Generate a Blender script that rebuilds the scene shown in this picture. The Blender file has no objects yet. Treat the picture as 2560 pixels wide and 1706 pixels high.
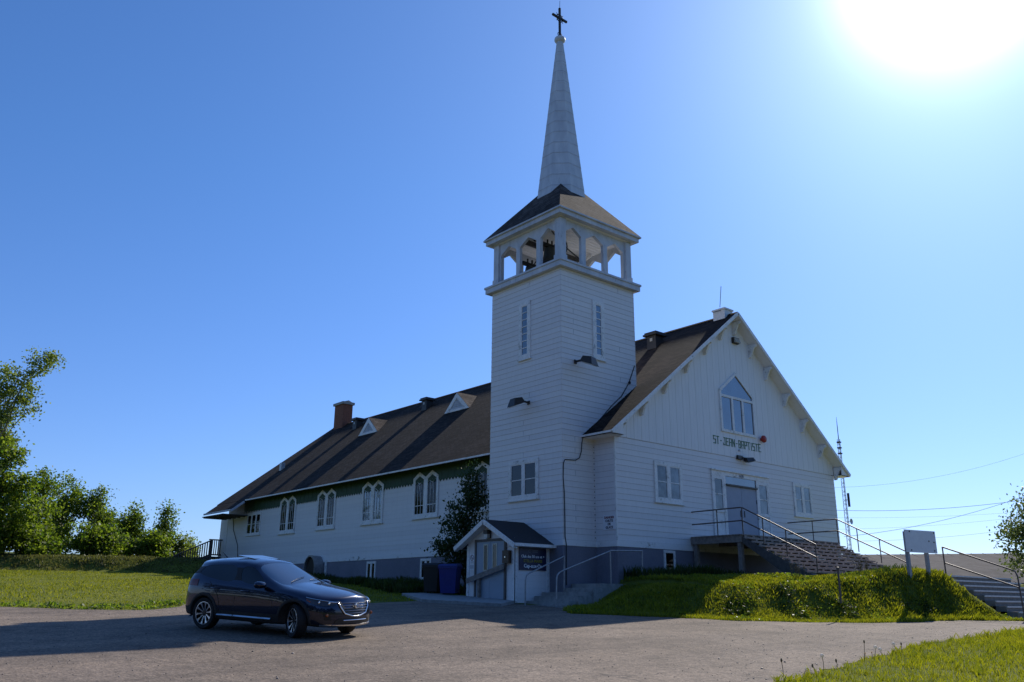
import bpy, bmesh, math, random
import numpy as np
from mathutils import Vector, Matrix
from mathutils.bvhtree import BVHTree
SC = bpy.context.scene
COL = SC.collection
R = math.radians
rng = np.random.default_rng(7)
random.seed(7)

# ------------------------------------------------------------------ camera, sky, sun, exposure
YAW, PITCH, ROLL = 0.7036, 0.2945, 0.0085
CAM = Vector((-20.568, -21.483, 1.5))
fw = Vector((math.sin(YAW)*math.cos(PITCH), math.cos(YAW)*math.cos(PITCH), math.sin(PITCH)))
rt = Vector((math.cos(YAW), -math.sin(YAW), 0)); up = rt.cross(fw)
rt2 = rt*math.cos(ROLL) + up*math.sin(ROLL); up2 = up*math.cos(ROLL) - rt*math.sin(ROLL)
cd = bpy.data.cameras.new('camera'); cam = bpy.data.objects.new('camera', cd); COL.objects.link(cam)
cd.sensor_width = 36; cd.lens = 2137.7/2560*36; cd.clip_start = .1; cd.clip_end = 5000
M3 = Matrix((rt2, up2, -fw)).transposed()
cam.matrix_world = Matrix.Translation(CAM) @ M3.to_4x4()
SC.camera = cam

SUN_EL, SUN_AZ = R(36.8), R(71.8)          # azimuth from +Y towards +X
sdir = Vector((math.sin(SUN_AZ)*math.cos(SUN_EL), math.cos(SUN_AZ)*math.cos(SUN_EL), math.sin(SUN_EL)))
world = bpy.data.worlds.new('World'); SC.world = world; world.use_nodes = True
nt = world.node_tree; nt.nodes.clear()
N = nt.nodes.new
out = N('ShaderNodeOutputWorld'); bg = N('ShaderNodeBackground'); sky = N('ShaderNodeTexSky')
sky.sky_type = 'NISHITA'; sky.sun_disc = False; sky.sun_elevation = SUN_EL; sky.sun_rotation = SUN_AZ
sky.altitude = 50; sky.air_density = 1.0; sky.dust_density = 0.35; sky.ozone_density = 3.0
bg.inputs['Strength'].default_value = 0.088
# the bright aureole of hazy air round the sun (the sky itself gives this light)
tc = N('ShaderNodeTexCoord'); dot = N('ShaderNodeVectorMath'); dot.operation = 'DOT_PRODUCT'
dot.inputs[1].default_value = sdir
nt.links.new(tc.outputs['Generated'], dot.inputs[0])
def mth(op, a, b=None, clamp=False):
    n = N('ShaderNodeMath'); n.operation = op; n.use_clamp = clamp
    for i, v in enumerate((a, b)):
        if v is None: continue
        if isinstance(v, (int, float)): n.inputs[i].default_value = v
        else: nt.links.new(v, n.inputs[i])
    return n.outputs[0]
c0 = mth('MAXIMUM', dot.outputs['Value'], 0.0)
g1 = mth('MULTIPLY', mth('POWER', c0, 380.0), 32.0)
g2 = mth('MULTIPLY', mth('POWER', c0, 50.0), 2.6)
g3 = mth('MULTIPLY', mth('POWER', c0, 9.0), 1.1)
glow = N('ShaderNodeMixRGB'); glow.blend_type = 'ADD'; glow.inputs[0].default_value = 1
def tinted(v, c):
    n = N('ShaderNodeVectorMath'); n.operation = 'SCALE'; n.inputs[0].default_value = c; nt.links.new(v, n.inputs['Scale']); return n.outputs[0]
va = N('ShaderNodeVectorMath'); va.operation = 'ADD'
nt.links.new(tinted(g1, (1.0, .98, .96)), va.inputs[0]); nt.links.new(tinted(mth('ADD', g2, g3), (.92, .90, 1.02)), va.inputs[1])
tint = N('ShaderNodeMixRGB'); tint.blend_type = 'MULTIPLY'; tint.inputs[0].default_value = 1; tint.inputs[2].default_value = (.74, 1.15, 1.68, 1)
sep = N('ShaderNodeSeparateXYZ'); nt.links.new(tc.outputs['Generated'], sep.inputs[0])
hz = N('ShaderNodeMixRGB'); hz.inputs[1].default_value = (.84, 1.03, 1.60, 1); hz.inputs[2].default_value = (.72, 1.15, 1.70, 1)
nt.links.new(mth('MULTIPLY', sep.outputs['Z'], 2.2, True), hz.inputs[0]); nt.links.new(hz.outputs[0], tint.inputs[2])
nt.links.new(sky.outputs[0], tint.inputs[1]); nt.links.new(tint.outputs[0], glow.inputs[1]); nt.links.new(va.outputs[0], glow.inputs[2])
nt.links.new(glow.outputs[0], bg.inputs['Color']); nt.links.new(bg.outputs[0], out.inputs[0])
sl = bpy.data.lights.new('sun', 'SUN'); sl.energy = 5.0; sl.angle = R(.53); sl.color = (1, .94, .84)
so = bpy.data.objects.new('sun', sl); COL.objects.link(so)
so.rotation_euler = (-sdir).to_track_quat('-Z', 'Y').to_euler(); so.location = sdir*100
SC.view_settings.view_transform = 'Standard'; SC.view_settings.look = 'None'
SC.view_settings.exposure = 0.0; SC.view_settings.gamma = 1.0; SC.view_settings.use_curve_mapping = False
SC.cycles.max_bounces = 6; SC.cycles.transparent_max_bounces = 6

# ------------------------------------------------------------------ helpers
class MB:
    """collects faces and links them as ONE mesh object"""
    def __init__(s): s.v = []; s.f = []; s.m = []; s.cur = 0; s.smooth = False
    def add(s, vs, fs):
        n = len(s.v); s.v += [tuple(p) for p in vs]
        for f in fs: s.f.append([n+i for i in f]); s.m.append(s.cur)
    def hexa(s, p):      # 8 points: bottom 0-3 ccw, top 4-7
        s.add(p, [(3,2,1,0),(4,5,6,7),(0,1,5,4),(1,2,6,5),(2,3,7,6),(3,0,4,7)])
    def box(s, x0, x1, y0, y1, z0, z1):
        s.hexa([(x0,y0,z0),(x1,y0,z0),(x1,y1,z0),(x0,y1,z0),(x0,y0,z1),(x1,y0,z1),(x1,y1,z1),(x0,y1,z1)])
    def beam(s, a, b, w, h, upv=(0,0,1)):   # rectangular bar a->b
        a = Vector(a); b = Vector(b); d = (b-a).normalized(); u = Vector(upv)
        sd = d.cross(u)
        if sd.length < 1e-4: sd = d.cross(Vector((1,0,0)))
        sd.normalize(); u = sd.cross(d)
        P = lambda c, i, j: c + sd*(w/2*i) + u*(h/2*j)
        s.hexa([P(a,-1,-1),P(a,1,-1),P(b,1,-1),P(b,-1,-1),P(a,-1,1),P(a,1,1),P(b,1,1),P(b,-1,1)])
    def prism(s, pts, ext):
        n = len(pts); pts = [Vector(p) for p in pts]; e = Vector(ext)
        s.add(pts + [p+e for p in pts], [tuple(range(n))[::-1], tuple(range(n, 2*n))] + [(i,(i+1)%n,n+(i+1)%n,n+i) for i in range(n)])
    def tube(s, path, r, n=8, caps=True):
        path = [Vector(p) for p in path]; k = len(path)
        rs = r if isinstance(r, (list, tuple)) else [r]*k
        vs = []; ref = None
        for i, p in enumerate(path):
            d = (path[min(i+1,k-1)] - path[max(i-1,0)]).normalized()
            if ref is None: ref = Vector((0,0,1)) if abs(d.z) < .9 else Vector((1,0,0))
            a = d.cross(ref).normalized(); b = d.cross(a).normalized(); ref = a.cross(d)
            for j in range(n):
                t = 2*math.pi*j/n; vs.append(p + a*(rs[i]*math.cos(t)) + b*(rs[i]*math.sin(t)))
        fs = [(i*n+j, i*n+(j+1)%n, (i+1)*n+(j+1)%n, (i+1)*n+j) for i in range(k-1) for j in range(n)]
        if caps: fs += [tuple(range(n))[::-1], tuple(range((k-1)*n, k*n))]
        s.add(vs, fs)
    def lathe(s, prof, c=(0,0,0), axis='z', n=24):
        vs = []; k = len(prof); c = Vector(c)
        for r, h in prof:
            for j in range(n):
                t = 2*math.pi*j/n; x, y = r*math.cos(t), r*math.sin(t)
                vs.append(c + Vector({'z':(x,y,h),'y':(x,h,y),'x':(h,x,y)}[axis]))
        s.add(vs, [(i*n+j, i*n+(j+1)%n, (i+1)*n+(j+1)%n, (i+1)*n+j) for i in range(k-1) for j in range(n)])
    def build(s, name, mat, parent=None, smooth=None, local=False, label=None, fixn=True):
        me = bpy.data.meshes.new(name)
        me.from_pydata(s.v, [], s.f)
        mats = mat if isinstance(mat, (list, tuple)) else [mat]
        for m in mats: me.materials.append(m)
        if len(mats) > 1: me.polygons.foreach_set('material_index', s.m)
        if fixn and len(s.f) < 60000:
            bm = bmesh.new(); bm.from_mesh(me); bmesh.ops.recalc_face_normals(bm, faces=bm.faces); bm.to_mesh(me); bm.free()
        uvs(me)
        if smooth: smooth_by_angle(me, smooth)
        return link(name, me, parent, local, label)
def link(name, me, parent=None, local=False, label=None):
    o = bpy.data.objects.new(name, me); COL.objects.link(o)
    if parent is not None:
        o.parent = parent
        if not local: o.matrix_parent_inverse = wm(parent).inverted()
    if label: o['label'] = label
    return o
def wm(o):
    m = o.matrix_basis.copy()
    if o.parent: m = wm(o.parent) @ o.matrix_parent_inverse @ m
    return m
def uvs(me):            # metre-scaled box UVs: u along the level direction of the face, v up its slope
    uvl = me.uv_layers.new(name='uv'); d = uvl.data
    for p in me.polygons:
        n = p.normal
        if abs(n.z) > .995: u = Vector((1,0,0)); v = Vector((0,1,0))
        else:
            u = Vector((-n.y, n.x, 0)).normalized(); v = n.cross(u)
            if v.z < 0: v = -v
        for li in p.loop_indices:
            c = me.vertices[me.loops[li].vertex_index].co; d[li].uv = (c.dot(u), c.dot(v))
def smooth_by_angle(me, deg):
    me.polygons.foreach_set('use_smooth', [True]*len(me.polygons))
    bm = bmesh.new(); bm.from_mesh(me); a = R(deg)
    for e in bm.edges:
        if len(e.link_faces) == 2 and e.calc_face_angle(0) > a: e.smooth = False
    bm.to_mesh(me); bm.free()
def empty(name, loc, label, cat, group=None, rot=(0,0,0)):
    o = bpy.data.objects.new(name, None); COL.objects.link(o); o.location = loc; o.rotation_euler = rot
    o.empty_display_size = .2
    return tag(o, label, cat, group)
def tag(o, label, cat, group=None):
    o['label'] = label; o['category'] = cat
    if group: o['group'] = group
    return o
def kind(o, k): o['kind'] = k; return o
class Pl:               # a wall plane: u level, v = z, w outwards
    def __init__(s, o, U, Nn): s.o = Vector(o); s.U = Vector(U); s.N = Vector(Nn)
    def P(s, u, v, w=0): return s.o + s.U*u + Vector((0,0,v)) + s.N*w
    def box(s, mb, u0, u1, v0, v1, w0, w1):
        P = s.P; mb.hexa([P(u0,v0,w0),P(u1,v0,w0),P(u1,v0,w1),P(u0,v0,w1),P(u0,v1,w0),P(u1,v1,w0),P(u1,v1,w1),P(u0,v1,w1)])
    def poly(s, mb, pts, w): mb.add([s.P(u,v,w) for u, v in pts], [tuple(range(len(pts)))])
    def slab(s, mb, pts, w0, w1): mb.prism([s.P(u,v,w0) for u, v in pts], s.N*(w1-w0))
    def ring(s, mb, outer, inner, w0, w1):
        n = len(outer); vs = [s.P(u,v,w1) for u,v in outer] + [s.P(u,v,w1) for u,v in inner] + [s.P(u,v,w0) for u,v in outer] + [s.P(u,v,w0) for u,v in inner]
        fs = []
        for i in range(n):
            j = (i+1) % n
            fs += [(i,j,n+j,n+i), (2*n+i,2*n+j,j,i), (n+i,n+j,3*n+j,3*n+i)]
        mb.add(vs, fs)
    def bar(s, mb, a, b, t, w0, w1):   # flat bar between two (u,v) points
        a = Vector(a); b = Vector(b); d = (b-a).normalized(); q = Vector((-d.y, d.x))*(t/2)
        s.slab(mb, [a-q, b-q, b+q, a+q], w0, w1)
def inset(pts, d):      # shrink a convex-ish ccw polygon
    n = len(pts); o = []
    for i in range(n):
        p0, p1, p2 = Vector(pts[i-1]), Vector(pts[i]), Vector(pts[(i+1)%n])
        e1 = (p1-p0).normalized(); e2 = (p2-p1).normalized()
        n1 = Vector((-e1.y, e1.x)); n2 = Vector((-e2.y, e2.x)); b = (n1+n2).normalized()
        o.append(tuple(p1 + b*(d/max(.3, b.dot(n1)))))
    return o
# terrain: one gently tilted slope, the bank by the front stairs, the grassy bank behind the lawn
Fh = (math.sin(YAW), math.cos(YAW)); Rh = (math.cos(YAW), -math.sin(YAW))
def DL(x, y): return ((x-CAM.x)*Fh[0]+(y-CAM.y)*Fh[1], (x-CAM.x)*Rh[0]+(y-CAM.y)*Rh[1])
def plane(x, y):
    D, L = DL(x, y)
    D = np.where(D > 58, 58+(D-58)*.05, D); D = np.where(D < -10, -10., D); L = np.clip(L, -60, 60)
    return -.235 + .056*D - .018*L
BANK = np.array([(-1.0,-1.35),(-2.3,-2.3),(-2.9,-3.3),(-2.26,-4.0),(-1.13,-5.3),(-.15,-6.95),(1.4,-8.0),(3.18,-8.95),(5.2,-9.4),(7.34,-9.7),(9.4,-10.9),(14.5,-11.1),(20,-11.5),(40,-13.)])
ASPH = [(-45,24),(-24,11.0),(-18,5.6),(-15.9,3.75),(-14.4,2.2),(-12.8,1.55),(-11.9,2.4),(-11.2,3.45),(-8,2.8),(-6,2.2),(-3.9,2.7),(-2.9,3.0),(-1.6,.5),(-1.0,-1.3),(-2.3,-2.35),(-2.9,-3.35),(-2.26,-4.05),(-1.13,-5.35),(-.15,-7.0),(1.4,-8.05),(3.18,-9.0),(5.2,-9.45),(7.34,-9.8),(9.4,-11.0),(14.5,-11.3),(40,-14.5),(40,-20.5),(14,-14.2),(5,-12.2),(-1.4,-12.5),(-5.3,-13.3),(-9.26,-14.06),(-12,-15.0),(-20,-19),(-26,-32),(-60,-32)]
def seg_dist(x, y, poly):
    best = np.full(np.shape(x), 1e9)
    for (ax, ay), (bx, by) in zip(poly[:-1], poly[1:]):
        dx, dy = bx-ax, by-ay; t = np.clip(((x-ax)*dx+(y-ay)*dy)/(dx*dx+dy*dy), 0, 1)
        best = np.minimum(best, np.hypot(x-ax-t*dx, y-ay-t*dy))
    return best
def inside(x, y, poly):
    c = np.zeros(np.shape(x), bool); n = len(poly)
    for i in range(n):
        ax, ay = poly[i]; bx, by = poly[(i+1) % n]
        cond = ((ay > y) != (by > y)) & (x < (bx-ax)*(y-ay)/((by-ay) if by != ay else 1e-9)+ax); c ^= cond
    return c
BANKPOLY = [tuple(p) for p in BANK] + [(40,12),(16.5,12),(16.5,2),(1.7,2),(1.7,-1.2)]
def sstep(t): t = np.clip(t, 0, 1); return t*t*(3-2*t)
def ground(x, y):
    x = np.asarray(x, float); y = np.asarray(y, float)
    h = plane(x, y)
    d = seg_dist(x, y, BANK); ins = inside(x, y, BANKPOLY)
    wd = np.interp(x, [-2, 0, 3, 6, 8, 9], [2.6, 2.6, 1.9, 1.8, 1.6, 1.9])
    tgt = np.maximum(np.interp(x, [-2, 1, 3, 6, 10], [1.86, 1.94, 2.04, 2.14, 2.2]), h)
    tgt = tgt + .22*sstep((y+8.2-np.interp(x,[0,5],[3.2,0]))/3.0)*np.where(x > 1.6, 1, .0)
    tgt = tgt + .36*np.exp(-((x-8.2)**2/3.4+(y+8.0)**2/2.4))
    h = np.where(ins, h + (tgt-h)*sstep((d-.3+.10*np.sin(x*1.1+y*.6)*np.sin(y*1.3-x*.5)+.05*np.sin(x*4.1-y*3.3))/wd)+np.where(ins, .025*np.sin(x*3.3+y*2.1)*np.sin(y*3.9-x*1.4)*sstep((d-.4)/.5), 0), h)
    cut = (x > 9.6) & (x < 15.7) & (y < -7.6); h = np.where(cut, np.minimum(h, 2.44+(y+7.9)*.532-.22), h)
    s = (x+11.1)*.443 + (y-30.1)*.897 + .25*np.sin(x*.7) + .15*np.sin(x*1.9+1)
    fade = sstep((1.0-x)/3.0)
    h = h + fade*.68*sstep((s+.2)/1.5) * np.where(y > 15, 1, 0)
    h = h + .012*np.sin(x*.9+y*.6)*np.where(ins, sstep(d/2), 0)
    return h
def gz(x, y): return float(ground(np.array(x), np.array(y)))

# ------------------------------------------------------------------ materials
MATS = {}
def mat(name, build):
    if name in MATS: return MATS[name]
    m = bpy.data.materials.new(name); m.use_nodes = True; t = m.node_tree
    p = t.nodes['Principled BSDF']; build(t, p); MATS[name] = m; return m
def nd(t, typ, **kw):
    n = t.nodes.new('ShaderNode'+typ)
    for k, v in kw.items():
        if k in n.inputs.keys(): n.inputs[k].default_value = v
        else: setattr(n, k, v)
    return n
def noise(t, scale, detail=4, rough=.55, coord='Object', stretch=None):
    c = nd(t, 'TexCoord'); n = nd(t, 'TexNoise'); n.inputs['Scale'].default_value = scale; n.inputs['Detail'].default_value = detail; n.inputs['Roughness'].default_value = rough
    src = c.outputs[coord]
    if stretch:
        mp = nd(t, 'Mapping'); mp.inputs['Scale'].default_value = stretch; t.links.new(src, mp.inputs[0]); src = mp.outputs[0]
    t.links.new(src, n.inputs['Vector']); return n.outputs['Fac']
def ramp(t, fac, stops):
    r = nd(t, 'ValToRGB'); e = r.color_ramp.elements
    while len(e) < len(stops): e.new(.5)
    for el, (p, c) in zip(e, stops): el.position = p; el.color = (*c, 1)
    t.links.new(fac, r.inputs[0]); return r.outputs[0]
def mixc(t, fac, a, b, mode='MIX'):
    m = nd(t, 'MixRGB'); m.blend_type = mode
    for i, v in enumerate((fac, a, b)):
        if hasattr(v, 'is_linked'): t.links.new(v, m.inputs[i])
        elif isinstance(v, tuple): m.inputs[i].default_value = (*v, 1)
        else: m.inputs[i].default_value = v
    return m.outputs[0]
def bump(t, p, h, strength=.3, dist=.02):
    b = nd(t, 'Bump'); b.inputs['Strength'].default_value = strength; b.inputs['Distance'].default_value = dist
    t.links.new(h, b.inputs['Height']); t.links.new(b.outputs[0], p.inputs['Normal'])
def mnode(t, op, a, b=0.0, clamp=False):
    n = nd(t, 'Math'); n.operation = op; n.use_clamp = clamp
    for i, v in enumerate((a, b)):
        if hasattr(v, 'is_linked'): t.links.new(v, n.inputs[i])
        else: n.inputs[i].default_value = v
    return n.outputs[0]
def plain(name, col, rough=.5, metal=0, var=.12, scale=6, **kw):
    def b(t, p):
        f = noise(t, scale); lo = tuple(c*(1-var) for c in col); hi = tuple(min(1, c*(1+var)) for c in col)
        t.links.new(ramp(t, f, [(.3, lo), (.7, hi)]), p.inputs['Base Color'])
        p.inputs['Roughness'].default_value = rough; p.inputs['Metallic'].default_value = metal
        for k, v in kw.items(): p.inputs[k.replace('_', ' ')].default_value = v
    return mat(name, b)
def siding_mat(name, pitch, z0, joint, base):
    def b(t, p):
        c = nd(t, 'TexCoord'); s = nd(t, 'SeparateXYZ'); t.links.new(c.outputs['Object'], s.inputs[0])
        fr = mnode(t, 'FRACT', mnode(t, 'DIVIDE', mnode(t, 'SUBTRACT', s.outputs['Z'], z0), pitch))
        line = mnode(t, 'LESS_THAN', fr, .05)
        # brown joint line along the laps, their shadow line painted into the colour, patchy
        n1 = noise(t, 1.1, 5, .6); n2 = noise(t, 9, 4, .6, stretch=(1, 1, .18))
        lw = mnode(t, 'MULTIPLY', line, mnode(t, 'ADD', mnode(t, 'MULTIPLY', n1, .8), joint, True))
        col = ramp(t, n2, [(.25, tuple(x*.94 for x in base)), (.6, base)])
        row = nd(t, 'TexWhiteNoise'); row.noise_dimensions = '1D'
        t.links.new(mnode(t, 'FLOOR', mnode(t, 'DIVIDE', mnode(t, 'SUBTRACT', s.outputs['Z'], z0), pitch)), row.inputs['W'])
        col = mixc(t, 1.0, col, mixc(t, row.outputs['Value'], (.93,.93,.94), (1,1,1)), 'MULTIPLY')
        col = mixc(t, lw, col, (.38, .34, .31))
        t.links.new(col, p.inputs['Base Color']); p.inputs['Roughness'].default_value = .55
    return mat(name, b)
WHITE = (.80, .77, .75)
m_siding = siding_mat('white_lap_siding', .2, 3.5, .35, WHITE)
m_siding_faint = siding_mat('white_lap_siding_faint', .2, 3.5, -.22, WHITE)
def trim(t, p):
    n = noise(t, 3.2, 6, .65); n2 = noise(t, 14, 5, .7)
    f = mnode(t, 'MULTIPLY', n, n2)
    t.links.new(ramp(t, f, [(.13, (.33,.30,.27)), (.19, (.70,.69,.66)), (.32, (.84,.82,.80))]), p.inputs['Base Color']); p.inputs['Roughness'].default_value = .5
m_trim = mat('white_painted_trim', trim)
def peel(t, p):
    n = noise(t, 3.0, 8, .75, stretch=(1,1,2.2)); n2 = noise(t, .55, 3)
    f = mnode(t, 'SUBTRACT', n, mnode(t, 'MULTIPLY', mnode(t, 'SUBTRACT', n2, .5), .5))
    t.links.new(ramp(t, f, [(.32, (.16,.14,.12)), (.37, (.62,.6,.57)), (.45, (.80,.78,.76))]), p.inputs['Base Color']); p.inputs['Roughness'].default_value = .6
m_peel = mat('peeling_white_board', peel)
def zinc(t, p):
    n = noise(t, 2.5, 6, .65, stretch=(1,1,.35)); n2 = noise(t, 11, 5, .7, stretch=(1,1,.3))
    c = ramp(t, n, [(.3,(.42,.44,.48)),(.7,(.62,.63,.66))]); c = mixc(t, ramp(t, n2, [(.28,(1,1,1)),(.40,(0,0,0))]), c, (.25,.24,.25))
    t.links.new(c, p.inputs['Base Color']); p.inputs['Roughness'].default_value = .55
m_zinc = mat('weathered_grey_white_paint', zinc)
def shingle(name, c1, c2, sc=1.0):
    def b(t, p):
        uv = nd(t, 'UVMap'); br = nd(t, 'TexBrick'); br.offset = .5
        br.inputs['Scale'].default_value = 1; br.inputs['Brick Width'].default_value = .33; br.inputs['Row Height'].default_value = .14*sc
        br.inputs['Mortar Size'].default_value = .012; br.inputs['Mortar Smooth'].default_value = .3; br.inputs['Bias'].default_value = -.1
        br.inputs['Color1'].default_value = (*c1, 1); br.inputs['Color2'].default_value = (*c2, 1); br.inputs['Mortar'].default_value = (c1[0]*.3, c1[1]*.3, c1[2]*.3, 1)
        t.links.new(uv.outputs[0], br.inputs['Vector'])
        big = ramp(t, noise(t, .5, 4, .6, stretch=(1,.35,1)), [(.35,(.62,.62,.62)),(.65,(1.15,1.12,1.1))])
        st_ = ramp(t, noise(t, .9, 5, .65, stretch=(.12,1,.12)), [(.36,(.66,.66,.68)),(.52,(1,1,1))]); big = mixc(t, 1, big, st_, 'MULTIPLY')
        fine = ramp(t, noise(t, 60, 2, .6), [(.3,(.7,.7,.7)),(.7,(1.25,1.25,1.25))])
        col = mixc(t, 1, mixc(t, 1, br.outputs['Color'], big, 'MULTIPLY'), fine, 'MULTIPLY')
        t.links.new(col, p.inputs['Base Color']); p.inputs['Roughness'].default_value = .95; p.inputs['Specular IOR Level'].default_value = .12
        sv = nd(t, 'SeparateXYZ'); t.links.new(uv.outputs[0], sv.inputs[0])
        saw = mnode(t, 'SUBTRACT', 1.0, mnode(t, 'FRACT', mnode(t, 'DIVIDE', sv.outputs['Y'], .14*sc)))
        h = mnode(t, 'ADD', mnode(t, 'MULTIPLY', saw, 1.0), mnode(t, 'MULTIPLY', br.outputs['Fac'], -.6))
        bump(t, p, h, .75, .014)
    return mat(name, b)
m_roof = shingle('brown_asphalt_shingle', (.022,.016,.013), (.066,.048,.038))
m_roof2 = shingle('tan_asphalt_shingle', (.060,.047,.041), (.120,.098,.084), 1.5)
m_black_roof = plain('black_roll_roofing', (.025,.024,.026), .85, 0, .3, 30)
def found(t, p):
    n = noise(t, .8, 5, .6); n2 = noise(t, 18, 4, .6)
    c = ramp(t, n, [(.3,(.17,.168,.205)),(.7,(.22,.215,.255))]); c = mixc(t, .5, c, ramp(t, n2, [(.3,(.7,.7,.7)),(.7,(1.1,1.1,1.1))]), 'MULTIPLY')
    t.links.new(c, p.inputs['Base Color']); p.inputs['Roughness'].default_value = .8; bump(t, p, n2, .2, .01)
m_found = mat('painted_grey_concrete', found)
m_green = plain('dark_green_boards', (.018,.060,.022), .6, 0, .25, 5)
m_green_letter = plain('green_letter_paint', (.035,.15,.06), .5)
def boards(t, p):
    n = noise(t, 7, 4, .6, stretch=(1,1,.12)); t.links.new(ramp(t, n, [(.25,(.76,.74,.72)),(.6,(.82,.80,.78))]), p.inputs['Base Color']); p.inputs['Roughness'].default_value = .55
m_boards = mat('white_vertical_boards', boards)
def glassm(name, col, coat=.9, rough=.04, ior=1.75):
    def b(t, p):
        n = noise(t, 1.6, 3); lo = tuple(c*.5 for c in col); hi = tuple(c*1.4 for c in col)
        t.links.new(ramp(t, n, [(.35, lo), (.65, hi)]), p.inputs['Base Color'])
        p.inputs['Roughness'].default_value = rough; p.inputs['IOR'].default_value = ior
        bump(t, p, noise(t, 1.3, 2), .05, .05)
    return mat(name, b)
m_glass_dark = glassm('dark_church_glass', (.012,.011,.009), ior=1.42)
m_glass_cur = glassm('curtained_glass', (.20,.23,.25), ior=1.7)
m_glass_blue = glassm('sky_reflecting_glass', (.045,.07,.09), ior=2.6)
m_glass_stain = glassm('leaded_glass', (.014,.014,.014), ior=1.6)
m_door = plain('grey_painted_door', (.30,.33,.40), .5, 0, .06, 3)
m_door2 = plain('pale_grey_steel_door', (.27,.33,.40), .45, 0, .06, 3)
m_brown = plain('brown_frame', (.10,.085,.075), .6)
m_wood = plain('grey_weathered_timber', (.235,.20,.175), .8, 0, .3, 9)
m_stair = plain('brown_weathered_planks', (.32,.255,.21), .85, 0, .35, 7)
m_wood_d = plain('dark_weathered_timber', (.085,.08,.078), .85, 0, .3, 9)
m_wood_l = plain('tan_timber', (.27,.22,.19), .75, 0, .2, 8)
m_rail = plain('rusty_brown_pipe', (.13,.095,.08), .5, .15, .35, 14)
m_galv = plain('grey_galvanised_pipe', (.33,.33,.34), .45, .6, .2, 10)
m_bronze = plain('bronze_lamp_housing', (.035,.03,.027), .45, .2)
m_lens = plain('lamp_lens', (.42,.41,.37), .15)
m_conc = plain('worn_concrete', (.30,.29,.275), .85, 0, .22, 7)
m_brick = plain('red_brick_chimney', (.20,.075,.045), .85, 0, .3, 12)
m_wpaint = plain('white_painted_masonry', (.74,.74,.73), .7, 0, .08, 8)
m_black = plain('black_plastic', (.012,.012,.013), .5)
m_tyre = plain('black_rubber', (.013,.013,.014), .75)
m_iron = plain('dark_wrought_iron', (.03,.028,.027), .6, .4)
m_bell = plain('aged_bell_bronze', (.09,.085,.07), .45, .7)
m_red = plain('red_enamel', (.35,.02,.015), .35)
m_steel = plain('galvanised_steel', (.45,.46,.47), .5, .5)
m_signblue = plain('navy_sign_panel', (.012,.016,.065), .4, 0, .05)
m_signwhite = plain('white_sign_panel', (.78,.78,.80), .45, 0, .05)
m_yellow = plain('yellow_sign_letters', (.30,.24,.02), .5)
m_wletter = plain('white_sign_letters', (.9,.9,.9), .5)
m_dletter = plain('dark_sign_letters', (.03,.025,.045), .5)
m_rletter = plain('dark_red_sign_letters', (.16,.02,.03), .5)
m_binblue = plain('blue_plastic', (.010,.022,.17), .4, 0, .1)
m_binblack = plain('charcoal_plastic', (.014,.014,.015), .55)
m_cable = plain('black_cable', (.015,.015,.016), .6)
m_wire = plain('grey_wire', (.10,.10,.11), .6)
m_mesh_gal = plain('mast_steel', (.62,.63,.64), .5, .1)
def ribbed(t, p):
    n = noise(t, 1.2, 4, .6, stretch=(1,1,.2)); t.links.new(ramp(t, n, [(.3,(.130,.115,.100)),(.7,(.180,.160,.140))]), p.inputs['Base Color']); p.inputs['Roughness'].default_value = .9; p.inputs['Specular IOR Level'].default_value = .03
m_ribbed = mat('grey_brown_cladding', ribbed)
# car
def paint(t, p):
    n = noise(t, 900, 1); t.links.new(ramp(t, n, [(.3,(.0035,.008,.028)),(.7,(.007,.015,.050))]), p.inputs['Base Color'])
    p.inputs['Metallic'].default_value = .85; p.inputs['Roughness'].default_value = .30; p.inputs['Coat Weight'].default_value = 1; p.inputs['Coat Roughness'].default_value = .03; p.inputs['Coat IOR'].default_value = 1.55
m_paint = mat('dark_blue_metallic_paint', paint)
m_carglass = glassm('tinted_car_glass', (.006,.007,.009), ior=1.6, rough=.02)
m_screen = glassm('windscreen_glass', (.012,.016,.022), ior=3.8, rough=.02)
m_clad = plain('black_arch_cladding', (.016,.016,.017), .6)
m_dchrome = plain('smoked_chrome', (.22,.22,.23), .2, 1.0, .03)
m_chrome = plain('bright_chrome', (.75,.75,.76), .16, 1.0, .03)
m_rimb = plain('black_rim_paint', (.012,.012,.013), .35)
m_rims = plain('machined_alloy', (.72,.72,.74), .28, .8, .05)
m_head = glassm('headlight_lens', (.05,.05,.055), ior=1.6)
m_tail = plain('red_tail_lens', (.16,.004,.004), .15)
m_amber = plain('amber_reflector', (.30,.07,.01), .25)
# vegetation
def leafm(name, dark, light, trans, tw=.5):
    def b(t, p):
        g = nd(t, 'NewGeometry'); n = noise(t, .8, 3, .6)
        f = mnode(t, 'ADD', mnode(t, 'MULTIPLY', g.outputs['Random Per Island'], .55), mnode(t, 'MULTIPLY', n, .45))
        c = ramp(t, f, [(.2, dark), (.8, light)])
        t.links.new(c, p.inputs['Base Color']); p.inputs['Roughness'].default_value = .5; p.inputs['Specular IOR Level'].default_value = .3
        tr = nd(t, 'BsdfTranslucent'); t.links.new(mixc(t, 1, c, trans, 'MULTIPLY'), tr.inputs['Color'])
        mx = nd(t, 'MixShader'); mx.inputs[0].default_value = tw
        t.links.new(p.outputs[0], mx.inputs[1]); t.links.new(tr.outputs[0], mx.inputs[2])
        t.links.new(mx.outputs[0], t.nodes['Material Output'].inputs[0])
    return mat(name, b)
m_leaf = leafm('poplar_leaves', (.040,.085,.012), (.175,.225,.040), (1.75,1.75,.65), .55)
m_leaf2 = leafm('grey_green_leaves', (.070,.112,.024), (.185,.230,.055), (1.75,1.7,.8), .55)
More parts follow.
